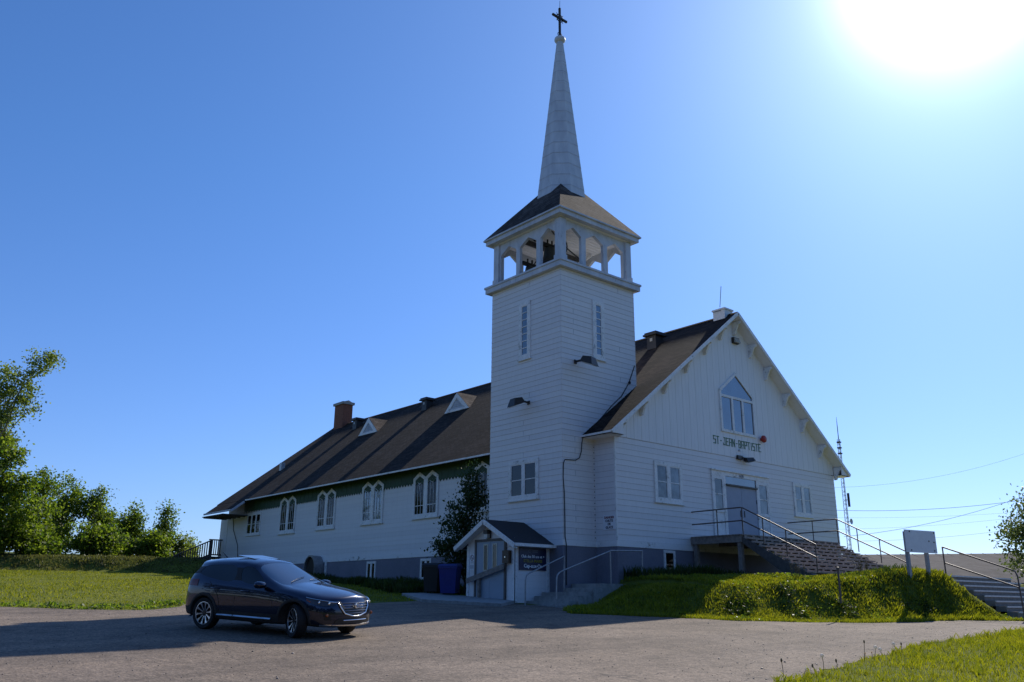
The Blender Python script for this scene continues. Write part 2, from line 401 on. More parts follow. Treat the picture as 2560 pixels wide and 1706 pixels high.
m_leaf3 = leafm('ash_leaves', (.05,.075,.025), (.12,.155,.055), (1.6,1.6,.9), .5)
m_olive = leafm('rank_grass', (.085,.10,.030), (.165,.165,.060), (1.4,1.35,.7), .4)
m_leafd = leafm('dark_rowan_leaves', (.020,.040,.014), (.045,.078,.026), (1.5,1.6,.8), .4)
m_blade = leafm('grass_blades', (.090,.128,.013), (.255,.270,.028), (1.75,1.6,.5), .5)
m_weed = leafm('tall_weeds', (.022,.04,.010), (.06,.085,.02), (1.5,1.6,.7), .45)
m_bark = plain('pale_grey_bark', (.26,.24,.21), .85, 0, .35, 9)
m_barkd = plain('dark_bark', (.06,.05,.042), .9, 0, .3, 12)
m_dry = plain('dry_stalks', (.16,.12,.06), .8)
m_dandy = plain('dandelion_yellow', (.65,.38,.02), .6)
m_fluff = leafm('dandelion_fluff', (.75,.74,.70), (.85,.84,.80), (1.1,1.05,1.0), .5)
def soil(t, p):
    n = noise(t, .45, 6, .65); n2 = noise(t, 9, 5, .7)
    c = ramp(t, n, [(.3,(.095,.125,.016)),(.5,(.150,.175,.024)),(.72,(.21,.22,.04))])
    c = mixc(t, ramp(t, n2, [(.35,(0,0,0)),(.75,(.55,.55,.55))]), c, (.085,.07,.035))
    t.links.new(c, p.inputs['Base Color']); p.inputs['Roughness'].default_value = 1; p.inputs['Specular IOR Level'].default_value = .1
    bump(t, p, noise(t, 25, 4, .7), .6, .05)
m_soil = mat('turf', soil)
def asphalt(t, p):
    big = noise(t, .22, 5, .6); mid = noise(t, 1.7, 6, .68); fine = noise(t, 34, 3, .7)
    c = ramp(t, big, [(.32,(.162,.127,.097)),(.52,(.203,.160,.124)),(.7,(.240,.190,.149))])
    c = mixc(t, .8, c, ramp(t, mid, [(.30,(.60,.60,.60)),(.5,(1,1,1)),(.75,(1.18,1.17,1.15))]), 'MULTIPLY')
    c = mixc(t, .9, c, ramp(t, fine, [(.28,(.52,.52,.52)),(.5,(1,1,1)),(.72,(1.45,1.43,1.4))]), 'MULTIPLY')
    c = mixc(t, .85, c, ramp(t, noise(t, 11, 4, .75), [(.32,(.62,.62,.62)),(.5,(1,1,1)),(.68,(1.38,1.36,1.33))]), 'MULTIPLY')
    co = nd(t, 'TexCoord'); v = nd(t, 'TexVoronoi'); v.inputs['Scale'].default_value = 26; t.links.new(co.outputs['Object'], v.inputs['Vector'])
    c = mixc(t, .55, c, ramp(t, v.outputs['Color'], [(.1,(.62,.6,.6)),(.9,(1.3,1.28,1.25))]), 'MULTIPLY')
    c = mixc(t, 1, c, ramp(t, noise(t, .5, 5, .62, stretch=(.25,1.6,1)), [(.34,(.74,.74,.75)),(.5,(1,1,1)),(.68,(1.14,1.13,1.11))]), 'MULTIPLY')
    pv = nd(t, 'TexVoronoi'); pv.inputs['Scale'].default_value = 3.1; t.links.new(co.outputs['Object'], pv.inputs['Vector'])
    c = mixc(t, mnode(t, 'MULTIPLY', mnode(t, 'LESS_THAN', pv.outputs['Distance'], .045), mnode(t, 'GREATER_THAN', noise(t, .8, 3), .5)), c, (.06,.052,.046))
    # cracks
    wn = nd(t, 'TexNoise'); wn.inputs['Scale'].default_value = .9; wn.inputs['Detail'].default_value = 5; t.links.new(co.outputs['Object'], wn.inputs['Vector'])
    wv = mixc(t, .75, co.outputs['Object'], wn.outputs['Color'], 'ADD')
    cr = nd(t, 'TexVoronoi'); cr.feature = 'DISTANCE_TO_EDGE'; cr.inputs['Scale'].default_value = .23; t.links.new(wv, cr.inputs['Vector'])
    crk = mnode(t, 'MULTIPLY', mnode(t, 'LESS_THAN', cr.outputs['Distance'], .0026), mnode(t, 'GREATER_THAN', noise(t, .5, 2), .50))
    c = mixc(t, mnode(t, 'MULTIPLY', crk, .5), c, (.035,.032,.03))
    t.links.new(c, p.inputs['Base Color']); p.inputs['Roughness'].default_value = .9; p.inputs['Specular IOR Level'].default_value = .25
    bump(t, p, mnode(t, 'ADD', fine, mnode(t, 'MULTIPLY', v.outputs['Distance'], .8)), .55, .012)
m_asph = mat('worn_gravelly_asphalt', asphalt)

m_gravel = leafm('gravel_stones', (.14,.12,.105), (.34,.30,.27), (1,1,1), 0.0)
# ------------------------------------------------------------------ the ground
def gridmesh(xs, ys, fz):
    X, Y = np.meshgrid(xs, ys); Z = fz(X, Y); nx, ny = len(xs), len(ys)
    V = np.stack([X.ravel(), Y.ravel(), Z.ravel()], 1)
    i = np.arange(nx*ny).reshape(ny, nx); Q = np.stack([i[:-1,:-1].ravel(), i[:-1,1:].ravel(), i[1:,1:].ravel(), i[1:,:-1].ravel()], 1)
    return V, Q
def npmesh(name, V, Q, mats, smooth=True):
    me = bpy.data.meshes.new(name); k = Q.shape[1]
    me.vertices.add(len(V)); me.vertices.foreach_set('co', np.asarray(V, np.float32).ravel())
    me.loops.add(Q.size); me.loops.foreach_set('vertex_index', Q.astype(np.int32).ravel())
    me.polygons.add(len(Q)); me.polygons.foreach_set('loop_start', np.arange(0, Q.size, k, dtype=np.int32)); me.polygons.foreach_set('loop_total', np.full(len(Q), k, np.int32))
    me.update(calc_edges=True); me.validate()
    if smooth: me.polygons.foreach_set('use_smooth', np.ones(len(me.polygons), bool))
    for m in (mats if isinstance(mats, list) else [mats]): me.materials.append(m)
    return me
def steps(bp):
    o = [bp[0][0]]
    for (a, _), (b, st) in zip(bp[:-1], bp[1:]): o += list(np.linspace(a, b, max(1, int(round(abs(b-a)/st)))+1)[1:])
    return np.array(o)
gx = steps([(-600,0),(-120,60),(-40,8),(-22,1.5),(-4,.5),(14,.22),(24,.6),(60,4),(160,20),(900,80)])
gy = steps([(-600,0),(-120,60),(-40,8),(-18,1.2),(-12,.5),(0,.22),(24,1.0),(34,.35),(60,2),(160,20),(900,80)])
V, Q = gridmesh(gx, gy, ground); V[:,2] -= np.where(inside(V[:,0], V[:,1], ASPH) & (seg_dist(V[:,0], V[:,1], ASPH+ASPH[:1]) > np.where(V[:,1] < -11, 1.6, .7)), .03, 0)
kind(link('ground', npmesh('ground', V, Q, m_soil)), 'structure')
# asphalt sheet: parking area, drive to the right
def jitter(pts, st=.35, amp=.10, seed=3):
    r = random.Random(seed); o = []
    for i in range(len(pts)):
        a = Vector(pts[i]); b = Vector(pts[(i+1)%len(pts)]); n = max(1, int((b-a).length/st)); d = (b-a).normalized(); q = Vector((-d.y, d.x))
        for k in range(n): o.append(tuple(a+(b-a)*(k/n) + q*(r.uniform(-amp, amp) if k else r.uniform(-amp,amp)*.5)))
    return o
ap = jitter(ASPH)
bm = bmesh.new(); vs = [bm.verts.new((x, y, float(plane(np.array(x), np.array(y)))+.006)) for x, y in ap]
f = bm.faces.new(vs); bmesh.ops.triangulate(bm, faces=[f]); bmesh.ops.recalc_face_normals(bm, faces=bm.faces)
me = bpy.data.meshes.new('parking_lot'); bm.to_mesh(me); bm.free(); me.materials.append(m_asph)
kind(link('parking_lot', me), 'structure')

def gravel(n, seed):
    r = np.random.default_rng(seed); ed = np.array(ap); k = r.integers(0, len(ed), n); p = ed[k] + r.normal(0, 1, (n,2))*np.where(r.random(n) < .7, .28, 1.6)[:,None]
    q = r.uniform((-22,-18), (4,2), (n//2,2)); p = np.concatenate([p, q]); p = p[inside(p[:,0], p[:,1], ap)]; n = len(p); sz = r.uniform(.004, .015, n)*np.where(r.random(n) < .06, 1.9, 1)
    z = plane(p[:,0], p[:,1])+.008; o = np.array([(1,0,0),(0,1,0),(-1,0,0),(0,-1,0),(0,0,.8),(0,0,-.5)]); V = np.column_stack([p, z])[:,None,:]+o[None]*sz[:,None,None]*r.uniform(.6,1.3,(n,6,1))
    T = np.array([(0,1,4),(1,2,4),(2,3,4),(3,0,4),(1,0,5),(2,1,5),(3,2,5),(0,3,5)]); T = (np.arange(n)*6)[:,None,None]+T[None]
    kind(link('loose_gravel', npmesh('loose_gravel', V.reshape(-1,3), T.reshape(-1,3), m_gravel, False)), 'stuff')
# ------------------------------------------------------------------ grass
gravel(9000, 77)
def scatter(poly, n, seed):
    r = np.random.default_rng(seed); p = np.array(poly); lo, hi = p.min(0), p.max(0); out = []
    while sum(map(len, out)) < n:
        q = r.uniform(lo, hi, (n, 2)); out.append(q[inside(q[:,0], q[:,1], poly)])
    return np.concatenate(out)[:n]
def blades(P, h, w, seed, lean=.45):
    r = np.random.default_rng(seed); n = len(P); hh = h*r.uniform(.45, 1.25, n); a = r.uniform(0, 2*np.pi, n); b = r.uniform(0, 2*np.pi, n); le = lean*r.uniform(.1, 1, n)*hh
    ww = w*r.uniform(.6, 1.3, n)/2
    dx, dy = np.cos(a)*ww, np.sin(a)*ww; lx, ly = np.cos(b)*le, np.sin(b)*le
    x, y, z = P.T
    V = np.empty((n, 4, 3)); 
    V[:,0] = np.stack([x-dx, y-dy, z-.02], 1); V[:,1] = np.stack([x+dx, y+dy, z-.02], 1)
    V[:,2] = np.stack([x+lx*.45+dx*.8, y+ly*.45+dy*.8, z+hh*.62], 1); V[:,3] = np.stack([x+lx, y+ly, z+hh*.98], 1)
    i = np.arange(n)*4
    T = np.concatenate([np.stack([i, i+1, i+2], 1), np.stack([i, i+2, i+3], 1)])
    return V.reshape(-1, 3), T
ASP_NP = [tuple(p) for p in ap]
def grow(name, m, sets):
    Vs, Ts, o = [], [], 0
    for poly, n, h, w, seed, lean, clump in sets:
        p = scatter(poly, n, seed)
        if clump:
            r = np.random.default_rng(seed+50); c = scatter(poly, max(4, n//clump), seed+9); p = c[r.integers(0, len(c), n)] + r.normal(0, .09, (n, 2))
        p = p[~inside(p[:,0], p[:,1], ASP_NP)]
        hv = h*(.55+.9*np.clip(.5+.35*np.sin(p[:,0]*1.3+seed)*np.sin(p[:,1]*1.7+seed*2)+.3*np.sin(p[:,0]*.41-p[:,1]*.5), 0, 1))
        z = ground(p[:,0], p[:,1]); V, T = blades(np.column_stack([p, z]), hv, w, seed+1, lean)
        Vs.append(V); Ts.append(T+o); o += len(V)
    o = link(name, npmesh(name, np.concatenate(Vs), np.concatenate(Ts), m, False)); kind(o, 'stuff'); return o
LAWN_NEAR = [(-12.5,-15.4),(-9.2,-13.85),(-5.3,-13.05),(-1.4,-12.25),(5,-12.0),(14,-14.0),(14,-17),(-3,-19)]
BANKFACE = [tuple(p) for p in BANK[:11]] + [(9.45,-6.5),(5.4,-6.3),(5.4,-1.2),(1.75,-1.2),(.6,-1.6)]
BANKFACE = [(x-.12, y-.18) if i < 11 else (x, y) for i, (x, y) in enumerate(BANKFACE)]
LAWN_L = [(-30,15.5),(-18,5.5),(-15.9,3.55),(-14.2,2.0),(-12.8,1.4),(-11.2,3.3),(-8,2.6),(-4,2.6),(-1.2,6),(1.2,9),(1.2,24.5),(-3,26.3),(-11,30.4),(-30,39.5)]
BERM = [(-36,42.0),(-11.1,29.9),(-3,25.9),(1,24.2),(1.2,27.5),(-3,29.3),(-11,33.3),(-36,45.5)]
g = grow('grass', m_blade, [
    (LAWN_NEAR, 52000, .085, .011, 11, .8, 0), (LAWN_NEAR, 9000, .13, .014, 12, .9, 14),
    (BANKFACE, 70000, .08, .016, 13, .9, 0), (BANKFACE, 16000, .11, .03, 14, 1.0, 22),
    (LAWN_L, 90000, .05, .022, 15, 1.0, 0), (LAWN_L, 9000, .07, .03, 16, 1.1, 12)])
g3 = grow('bank_grass', m_olive, [(BERM, 42000, .09, .045, 17, .8, 0), (BERM, 7000, .14, .07, 18, .9, 20)])
def leaf_cards(C, size, seed, droop=.0, asp=.62):
    r = np.random.default_rng(seed); n = len(C)
    def unit(v): return v/np.maximum(1e-6, np.linalg.norm(v, axis=1, keepdims=True))
    nrm = unit(r.normal(0, 1, (n,3)) + np.array([0,0,.5])); u = unit(np.cross(nrm, r.normal(0,1,(n,3)))); u[:,2] -= droop; u = unit(u); v = np.cross(nrm, u)
    s = size*r.uniform(.6, 1.35, (n,1))
    V = np.empty((n,4,3)); V[:,0] = C-u*s*.5; V[:,1] = C+v*s*asp*.5; V[:,2] = C+u*s*.5; V[:,3] = C-v*s*asp*.5
    return V.reshape(-1,3), (np.arange(n)*4)[:,None]+np.arange(4)
def leafy(name, m, poly, n, size, hmax, seed):
    r = np.random.default_rng(seed); c = scatter(poly, n//9, seed); p = np.repeat(c, 9, 0)+r.normal(0, .10, (n//9*9, 2)); p = p[~inside(p[:,0], p[:,1], ASP_NP)]
    z = ground(p[:,0], p[:,1])+hmax*r.uniform(.15, 1, len(p))*(.5+.5*np.sin(p[:,0]*2.1+np.cos(p[:,1]*1.7)*2))
    V, Q = leaf_cards(np.column_stack([p, z]), size, seed+1); o = link(name, npmesh(name, V, Q, m, False)); kind(o, 'stuff'); return o
NAVE_STRIP = [(-2.6,6.5),(-.6,6.0),(1.45,4.5),(1.45,32),(.6,32),(.2,20),(-.6,12)]
g2 = grow('tall_weeds', m_weed, [(NAVE_STRIP, 12000, .30, .035, 21, .5, 16),
    ([(1.75,-1.15),(5.3,-1.2),(5.4,-3.6),(2.0,-2.2)], 2600, .30, .03, 22, .5, 14),
    ([(3.5,-7.0),(5.6,-6.3),(11.5,-6.5),(11.0,-7.4),(5.5,-8.2)], 1800, .16, .03, 23, .7, 18)])
leafy('bank_weeds', m_leaf, BANKFACE, 9000, .065, .11, 27)
r_ = random.Random(8)
for k_, (wx, wy, wr) in enumerate(((.9,-6.2,.55),(1.9,-7.3,.45),(3.6,-8.1,.5),(5.9,-8.6,.6),(2.6,-6.6,.5),(4.9,-8.0,.4),(-.4,-5.2,.4),(6.9,-9.0,.35))):
    leafy('broad_leaved_weed', m_weed, [(wx+wr*math.cos(t_)*r_.uniform(.7,1.2), wy+wr*math.sin(t_)*r_.uniform(.7,1.2)) for t_ in np.linspace(0, 6.0, 9)], 240, .09, .17, 300+k_)
leafy('verge_weeds', m_leaf, [(-16.5,3.6),(-14.2,1.9),(-12.8,1.3),(-11.2,3.2),(-11.4,4.2),(-13,2.6),(-14.4,3.2),(-16.5,5)], 1500, .09, .12, 28)
# ------------------------------------------------------------------ the church
a, b, W_ = 1.6, 1.0, 14.67
XR = a+W_; XM = a+W_/2; YE = 32.4
EX, ZE, ZR = .968, 7.18, 13.28; K = (ZR-ZE)/(XM-EX); YF = -b-.483; YB = 32.9
church = empty('church', (XM, 15, 2.2), 'white clapboard church with a belfry tower, steeple and brown gable roof', 'church')
PX = Pl((a,0,0), (0,1,0), (-1,0,0)); PF = Pl((0,-b,0), (1,0,0), (0,-1,0)); PTL = Pl((0,0,0), (0,1,0), (-1,0,0)); PTF = Pl((0,0,0), (1,0,0), (0,-1,0))
def clap(mb, pl, u0, u1, z0, z1, pitch=.2, clip=None):
    z = z0
    while z < z1-1e-6:
        zt = min(z+pitch, z1); l, r = u0, u1
        if clip:
            l, r = clip((z+zt)/2)
            if r-l < .05: break
        w = .012
        mb.add([pl.P(l,z,w), pl.P(r,z,w), pl.P(r,zt,.003), pl.P(l,zt,.003), pl.P(l,z,.0), pl.P(r,z,.0)], [(0,1,2,3),(4,5,1,0),(4,0,3),(5,1,2)])
        z = zt
# nave walls: plain core + siding
mb = MB()
mb.add([(a+.01,-b+.01,1.2),(XR-.01,-b+.01,1.2),(XR-.01,-b+.01,7.0),(XM,-b+.01,ZR-.12),(a+.01,-b+.01,7.0),(a+.01,YE,1.2),(XR-.01,YE,1.2),(XR-.01,YE,7.0),(XM,YE,ZR-.12),(a+.01,YE,7.0)],
       [(0,1,2,3,4),(9,8,7,6,5),(0,4,9,5),(1,6,7,2)])
core = mb.build('wall', m_siding, church)
mb = MB(); clap(mb, PX, 4.0, YE, 3.5, 7.1); clap(mb, PX, YE, YE+1.1, 3.3, 6.5)
mb.box(a, a+6, YE+.02, YE+1.1, 2.2, 6.5)
mb.build('side_siding', m_siding_faint, church)
mb = MB(); clap(mb, PX, -b-.018, 0, 3.5, 7.1); clap(mb, PF, a-.018, XR+.018, 3.5, 7.1)
mb.build('front_siding', m_siding, church)
mb = MB(); mb.box(XR-.005, XR+.012, -b, YE, 3.5, 7.0); mb.build('far_side_siding', m_siding, church)
# vertical boards of the gable
mb = MB(); n = 71; bw = W_/n
for i in range(n):
    u0 = a+i*bw+.003; u1 = a+(i+1)*bw-.003; zt = lambda u: ZE-.06+(min(u, 2*XM-u)-EX)*K
    t0, t1 = zt(u0), zt(u1); w = .020 + (.003 if i % 2 else 0)
    pts = [(u0,7.12),(u1,7.12),(u1,t1),(u0,t0)]
    if u0 < XM < u1: pts = [(u0,7.12),(u1,7.12),(u1,t1),(XM,zt(XM)),(u0,t0)]
    PF.slab(mb, pts, 0, w)
mb.build('gable_boarding', m_boards, church)
# corner boards
for y0, y1, zt in ((-b-.032, -b+.03, 7.1), (YE-.05, YE+.05, 6.5)):
    mb = MB(); mb.box(a-.03, a+.02, y0, y1, 3.5, zt); mb.build('corner_board', m_trim, church)
# base board and foundation
mb = MB()
PF.box(mb, a-.03, XR+.03, 3.30, 3.5, 0, .03); PX.box(mb, -b, 0, 3.30, 3.5, 0, .03)
PTL.box(mb, 0-.03, 4, 3.30, 3.5, 0, .03); PTF.box(mb, 0, a-.03, 3.30, 3.5, 0, .03); PX.box(mb, 4, YE, 3.30, 3.5, 0, .03)
mb.build('base_board', m_peel, church)
mb = MB()
PF.box(mb, a, XR, .9, 3.3, -.2, .006); PX.box(mb, -b+.2, 0, .9, 3.3, -.2, .006); PX.box(mb, 4, YE, .9, 3.3, -.2, .006)
mb.box(.0, 4, 0, 4, .9, 3.3)
mb.build('foundation', m_found, church)
# green scalloped band under the eave
mb = MB(); y = 4.0; i = 0
while y < 29.9:
    PX.slab(mb, [(y,7.45),(y,6.62),(y+.115,6.50),(y+.23,6.62),(y+.23,7.45)], .022, .040+.006*(i % 2)); y += .23; i += 1
mb.build('green_band', m_green, church)
# roof: two slabs, fascia, soffit, brackets
def slope(mb, x0, x1, y0, y1, t=.10):      # left slope between x0..x1
    z = lambda x: ZE+(x-EX)*K
    mb.hexa([(x0,y0,z(x0)-t),(x1,y0,z(x1)-t),(x1,y1,z(x1)-t),(x0,y1,z(x0)-t),(x0,y0,z(x0)),(x1,y0,z(x1)),(x1,y1,z(x1)),(x0,y1,z(x0))])
mb = MB(); slope(mb, EX, XM, YF, YB)
z = lambda x: ZE+(2*XM-x-EX)*K
x1 = 2*XM-EX; mb.hexa([(XM,YF,ZR-.1),(x1,YF,ZE-.1),(x1,YB,ZE-.1),(XM,YB,ZR-.1),(XM,YF,ZR),(x1,YF,ZE),(x1,YB,ZE),(XM,YB,ZR)])
roof = mb.build('roof', m_roof, church)
mb = MB(); slope(mb, .15, .93, 28.6, YB-.25, .08); mb.build('rear_eave', m_roof, roof)
mb = MB(); mb.beam((.10,28.6,6.50),(.10,YB-.2,6.50),.05,.10); mb.beam((.90,28.56,7.05),(.12,28.56,6.46),.05,.12)
mb.build('rear_eave_fascia', m_zinc, roof)
mb = MB(); mb.box(-.10, 1.45, 29.2, YB-.5, 6.28, 6.33)
for k in range(5): mb.box(-.06, 1.4, 29.4+k*.7, 29.48+k*.7, 6.22, 6.28)
mb.build('rear_soffit', m_wood_d, roof)
mb = MB()
mb.beam((EX-.02,YF,ZE-.035),(EX-.02,28.6,ZE-.035),.03,.07)             # eave fascia
mb.beam((x1+.02,YF,ZE-.05),(x1+.02,YB,ZE-.05),.035,.11)
for sx in (1,-1):
    p0 = Vector((XM-sx*(XM-EX), YF-.02, ZE-.06)); p1 = Vector((XM, YF-.02, ZR-.06)); mb.beam(p0, p1, .04, .13, (0,0,1))
mb.build('fascia', m_trim, roof)
mb = MB()                                                            # soffits
mb.box(EX+.03, a, YF+.03, 0, 7.085, 7.10); mb.box(XR, x1-.01, YF+.03, YB, 7.085, 7.10)
for sx in (1,-1):
    A = Vector((XM-sx*(XM-EX-.02), 0, ZE-.12)); B = Vector((XM, 0, ZR-.12))
    mb.add([A+Vector((0,YF,0)), B+Vector((0,YF,0)), B+Vector((0,-b,0)), A+Vector((0,-b,0))], [(0,1,2,3)])
    e = Vector((XM-sx*(XM-EX), 0, 0)); o = Vector((XM-sx*(XM-a), 0, 0))
    mb.prism([(e.x,YF+.03,7.085),(o.x,YF+.03,7.085),(o.x,YF+.03,ZE+(a-EX)*K-.12),(e.x,YF+.03,ZE-.12)], (0,.03,0))
mb.build('soffit', m_boards, roof)
for dx in [-.23+.0, .78, 1.88, 3.19, 4.57, 5.93, 7.16]:
    for sx in ((-1,) if dx < 0 else (-1, 1)):
        x = XM + sx*(dx if dx > 0 else -.23)
        if sx == 1: x = XM + {.78:1.29, 1.88:2.35, 3.19:3.64, 4.57:4.92, 5.93:6.23, 7.16:7.40}[dx]
        zt = ZE+(min(x, 2*XM-x)-EX)*K-.13; mb = MB(); h = .045
        P = lambda dy, dz: (x-h, -b-.024-dy, zt+dz)
        mb.prism([P(0,-.02),P(.40,-.02),P(.40,-.12),P(.29,-.18),P(.19,-.38),P(.12,-.56),P(0,-.58)], (2*h,0,0))
        br = mb.build('bracket', m_trim, roof)
# ridge cap
mb = MB(); mb.prism([(XM-.13,YF,ZR-.07),(XM,YF,ZR+.03),(XM+.13,YF,ZR-.07)], (0,YB-YF,0)); mb.build('ridge_cap', m_roof, roof)
# chimneys and roof fittings
mb = MB(); mb.box(XM-.28, XM+.28, YF+.45, YF+1.05, ZR-.35, ZR+.20); mb.box(XM-.32, XM+.32, YF+.41, YF+1.09, ZR+.20, ZR+.27)
ch = mb.build('white_chimney', m_wpaint, church)
mb = MB(); mb.tube([(XM-.1,YF+.8,ZR+.4),(XM-.06,YF+.7,ZR+1.35)], .014, 6); mb.tube([(XM-.34,YF+.6,ZR+.15),(XM-.34,YF+1.0,ZR+.16)], .01, 5); mb.build('antenna', m_iron, ch)
mb = MB(); mb.box(XM-.45, XM+.30, 31.0, 32.2, ZR-.6, ZR+1.35); mb.build('brick_chimney', m_brick, church)
mb = MB(); mb.box(XM-.55, XM+.40, 30.9, 32.3, ZR+1.35, ZR+1.52); mb.prism([(XM-.45,31,ZR+1.52),(XM+.30,31,ZR+1.52),(XM-.05,31,ZR+1.66)], (0,1.2,0)); mb.build('chimney_crown', m_conc, bpy.data.objects['brick_chimney'])
for (x, y, s) in ((7.75, 27.6, 1), (7.75, 19.6, 1), (7.65, 2.0, 1.05)):
    zz = ZE+(x-EX)*K; mb = MB(); q = .24*s
    mb.box(x-q, x+q, y-q, y+q, zz-.3, zz+.42); mb.box(x-q*1.5, x+q*1.5, y-q*1.5, y+q*1.5, zz+.42, zz+.50); mb.box(x-q*1.3, x+q*1.3, y-q*1.3, y+q*1.3, zz+.52, zz+.58)
    mb.box(x-q*.9, x+q*.9, y-q*.9, y+q*.9, zz+.5, zz+.52); v = mb.build('roof_vent', m_bronze, church)
    mb = MB(); mb.box(x-q-.02, x-q, y-.07, y+.07, zz+.16, zz+.30); mb.build('vent_louvre', m_lens, v)
mb = MB(); x, y = 4.0, 30.4; zz = ZE+(x-EX)*K; mb.box(x-.12, x+.12, y-.14, y+.14, zz-.1, zz+.42); mb.build('flue', m_steel, church)
for yc in (23.5, 14.5):
    x0 = 6.22; zb = ZE+(x0-EX)*K+.0; hw = 1.02; zp = zb+.92; xr = EX+(zp-ZE)/K
    mb = MB()
    mb.add([(x0-.10,yc-hw-.1,zb-.06),(x0-.10,yc,zp+.05),(xr+.1,yc,zp+.05),(x0+.02,yc-hw-.1,zb+.0)], [(0,1,2,3)])
    mb.add([(x0-.10,yc+hw+.1,zb-.06),(x0-.10,yc,zp+.05),(xr+.1,yc,zp+.05),(x0+.02,yc+hw+.1,zb+.0)], [(0,1,2,3)])
    dm = mb.build('roof_dormer', m_roof2, church)
    D = Pl((x0-.06,yc,zb), (0,1,0), (-1,0,0)); mb = MB()
    D.ring(mb, [(-hw-.08,-.06),(hw+.08,-.06),(0,.94)], [(-hw*.62,.07),(hw*.62,.07),(0,.66)], 0, .05); mb.build('dormer_frame', m_trim, dm)
    mb = MB()
    for k in range(5):
        v = .09+k*.11; hwk = hw*.62*(1-(v-.07)/.59)
        mb.add([D.P(-hwk,v,.04),D.P(hwk,v,.04),D.P(hwk,v+.09,.0),D.P(-hwk,v+.09,.0)], [(0,1,2,3)])
    D.slab(mb, [(-hw*.62,.07),(hw*.62,.07),(0,.66)], -.02, -.005); mb.build('louvre', m_zinc, dm)
# ---- windows
def box_window(pl, u0, u1, v0, v1, lights, name='window', glass=None, rails=(.5,), fr=.10, mull=.09, sill=True, dep=.055, seed=0):
    mb = MB(); pl.ring(mb, [(u0,v0),(u1,v0),(u1,v1),(u0,v1)], [(u0+fr,v0+fr),(u1-fr,v0+fr),(u1-fr,v1-fr),(u0+fr,v1-fr)], 0, dep)
    w = (u1-u0-2*fr-mull*(lights-1))/lights
    for k in range(lights-1): pl.box(mb, u0+fr+w*(k+1)+mull*k, u0+fr+w*(k+1)+mull*(k+1), v0+fr, v1-fr, 0, dep-.003)
    if sill: pl.box(mb, u0-.04, u1+.04, v0-.05, v0-.001, 0, dep+.03)
    o = mb.build(name, m_trim, church)
    mb = MB(); mp = MB()
    for k in range(lights):
        l = u0+fr+(w+mull)*k; r = l+w; s = .035
        pl.ring(mb, [(l,v0+fr),(r,v0+fr),(r,v1-fr),(l,v1-fr)], [(l+s,v0+fr+s),(r-s,v0+fr+s),(r-s,v1-fr-s),(l+s,v1-fr-s)], .02, .045)
        for q in rails: vv = v0+fr+(v1-v0-2*fr)*q; pl.box(mb, l+s, r-s, vv-.016, vv+.016, .02, .043)
        pl.poly(mp, [(l,v0+fr),(r,v0+fr),(r,v1-fr),(l,v1-fr)], .024)
    mb.build('sash', m_trim, o); mp.build('pane', glass or m_glass_dark, o)
    return o
def lancet(pl, u0, u1, v0, glass):
    vs_, vp = 6.80, 7.06; um = (u0+u1)/2; mb = MB(); mp = MB(); ms = MB(); fr = .13
    for l, r in ((u0, um), (um, u1)):
        o = [(l,v0),(r,v0),(r,vs_),((l+r)/2,vp),(l,vs_)]; i = inset(o, fr); pl.ring(mb, o, i, 0, .065)
        j = inset(i, .03); pl.ring(ms, i, j, .02, .05); pl.poly(mp, i, .026)
        c = (l+r)/2; il, ir = i[0][0], i[1][0]; vb, vsh, vpk = i[0][1], i[2][1], i[3][1]
        t = .02; w0, w1 = .028, .045
        pl.bar(ms, (il,vb+.40), (ir,vb+.40), .032, w0, w1)
        for q in (1/3, 2/3): pl.bar(ms, (il+(ir-il)*q,vb), (il+(ir-il)*q,vsh-.22), t, w0, w1-.001)
        pl.bar(ms, (il,vsh-.02), (c,vsh-.20), t, w0, w1-.002); pl.bar(ms, (ir,vsh-.02), (c,vsh-.20), t, w0, w1-.003); pl.bar(ms, (c,vsh-.20), (c,vsh-.52), t, w0, w1-.004)
        pl.bar(ms, (il+(ir-il)*.2,vsh+.06), (c,vsh-.06), t, w0, w1-.005); pl.bar(ms, (ir-(ir-il)*.2,vsh+.06), (c,vsh-.06), t, w0, w1-.006)
    pl.box(mb, u0-.05, u1+.05, v0-.07, v0-.001, 0, .10)
    o = mb.build('lancet_window', m_trim, church); ms.build('leaded_bars', m_trim, o); mp.build('pane', glass, o)
for yc, g_ in ((24.05,m_glass_dark),(19.6,m_glass_dark),(15.0,m_glass_blue),(10.5,m_glass_dark),(5.95,m_glass_dark)): lancet(PX, yc-.98, yc+.98, 5.02, g_)
box_window(PX, 27.5, 29.45, 5.12, 6.42, 3)
for u0, u1 in ((14.40,15.2),(9.9,10.7)): box_window(PX, u0, u1, 2.33, 3.22, 2, 'basement_window', rails=(), fr=.07, mull=.08, sill=False)
box_window(PF, 3.65, 5.24, 4.98, 6.46, 2, glass=m_glass_cur, fr=.13, mull=.16)
box_window(PF, 12.77, 14.22, 5.08, 6.50, 2, glass=m_glass_cur, fr=.13, mull=.14)
box_window(PF, 4.0, 4.62, 2.36, 3.27, 1, 'basement_window', rails=(), fr=.06, sill=False)
box_window(PTL, 1.20, 2.84, 4.99, 6.42, 2, glass=m_glass_stain, fr=.13, mull=.12)
for pl, u0, u1, v0, v1 in ((PTL,1.65,2.31,10.25,12.54),(PTF,1.63,2.25,10.19,12.50)):
    box_window(pl, u0, u1, v0, v1, 1, 'tower_window', glass=m_glass_blue, rails=[k/7 for k in range(1,7)], fr=.15, sill=True)
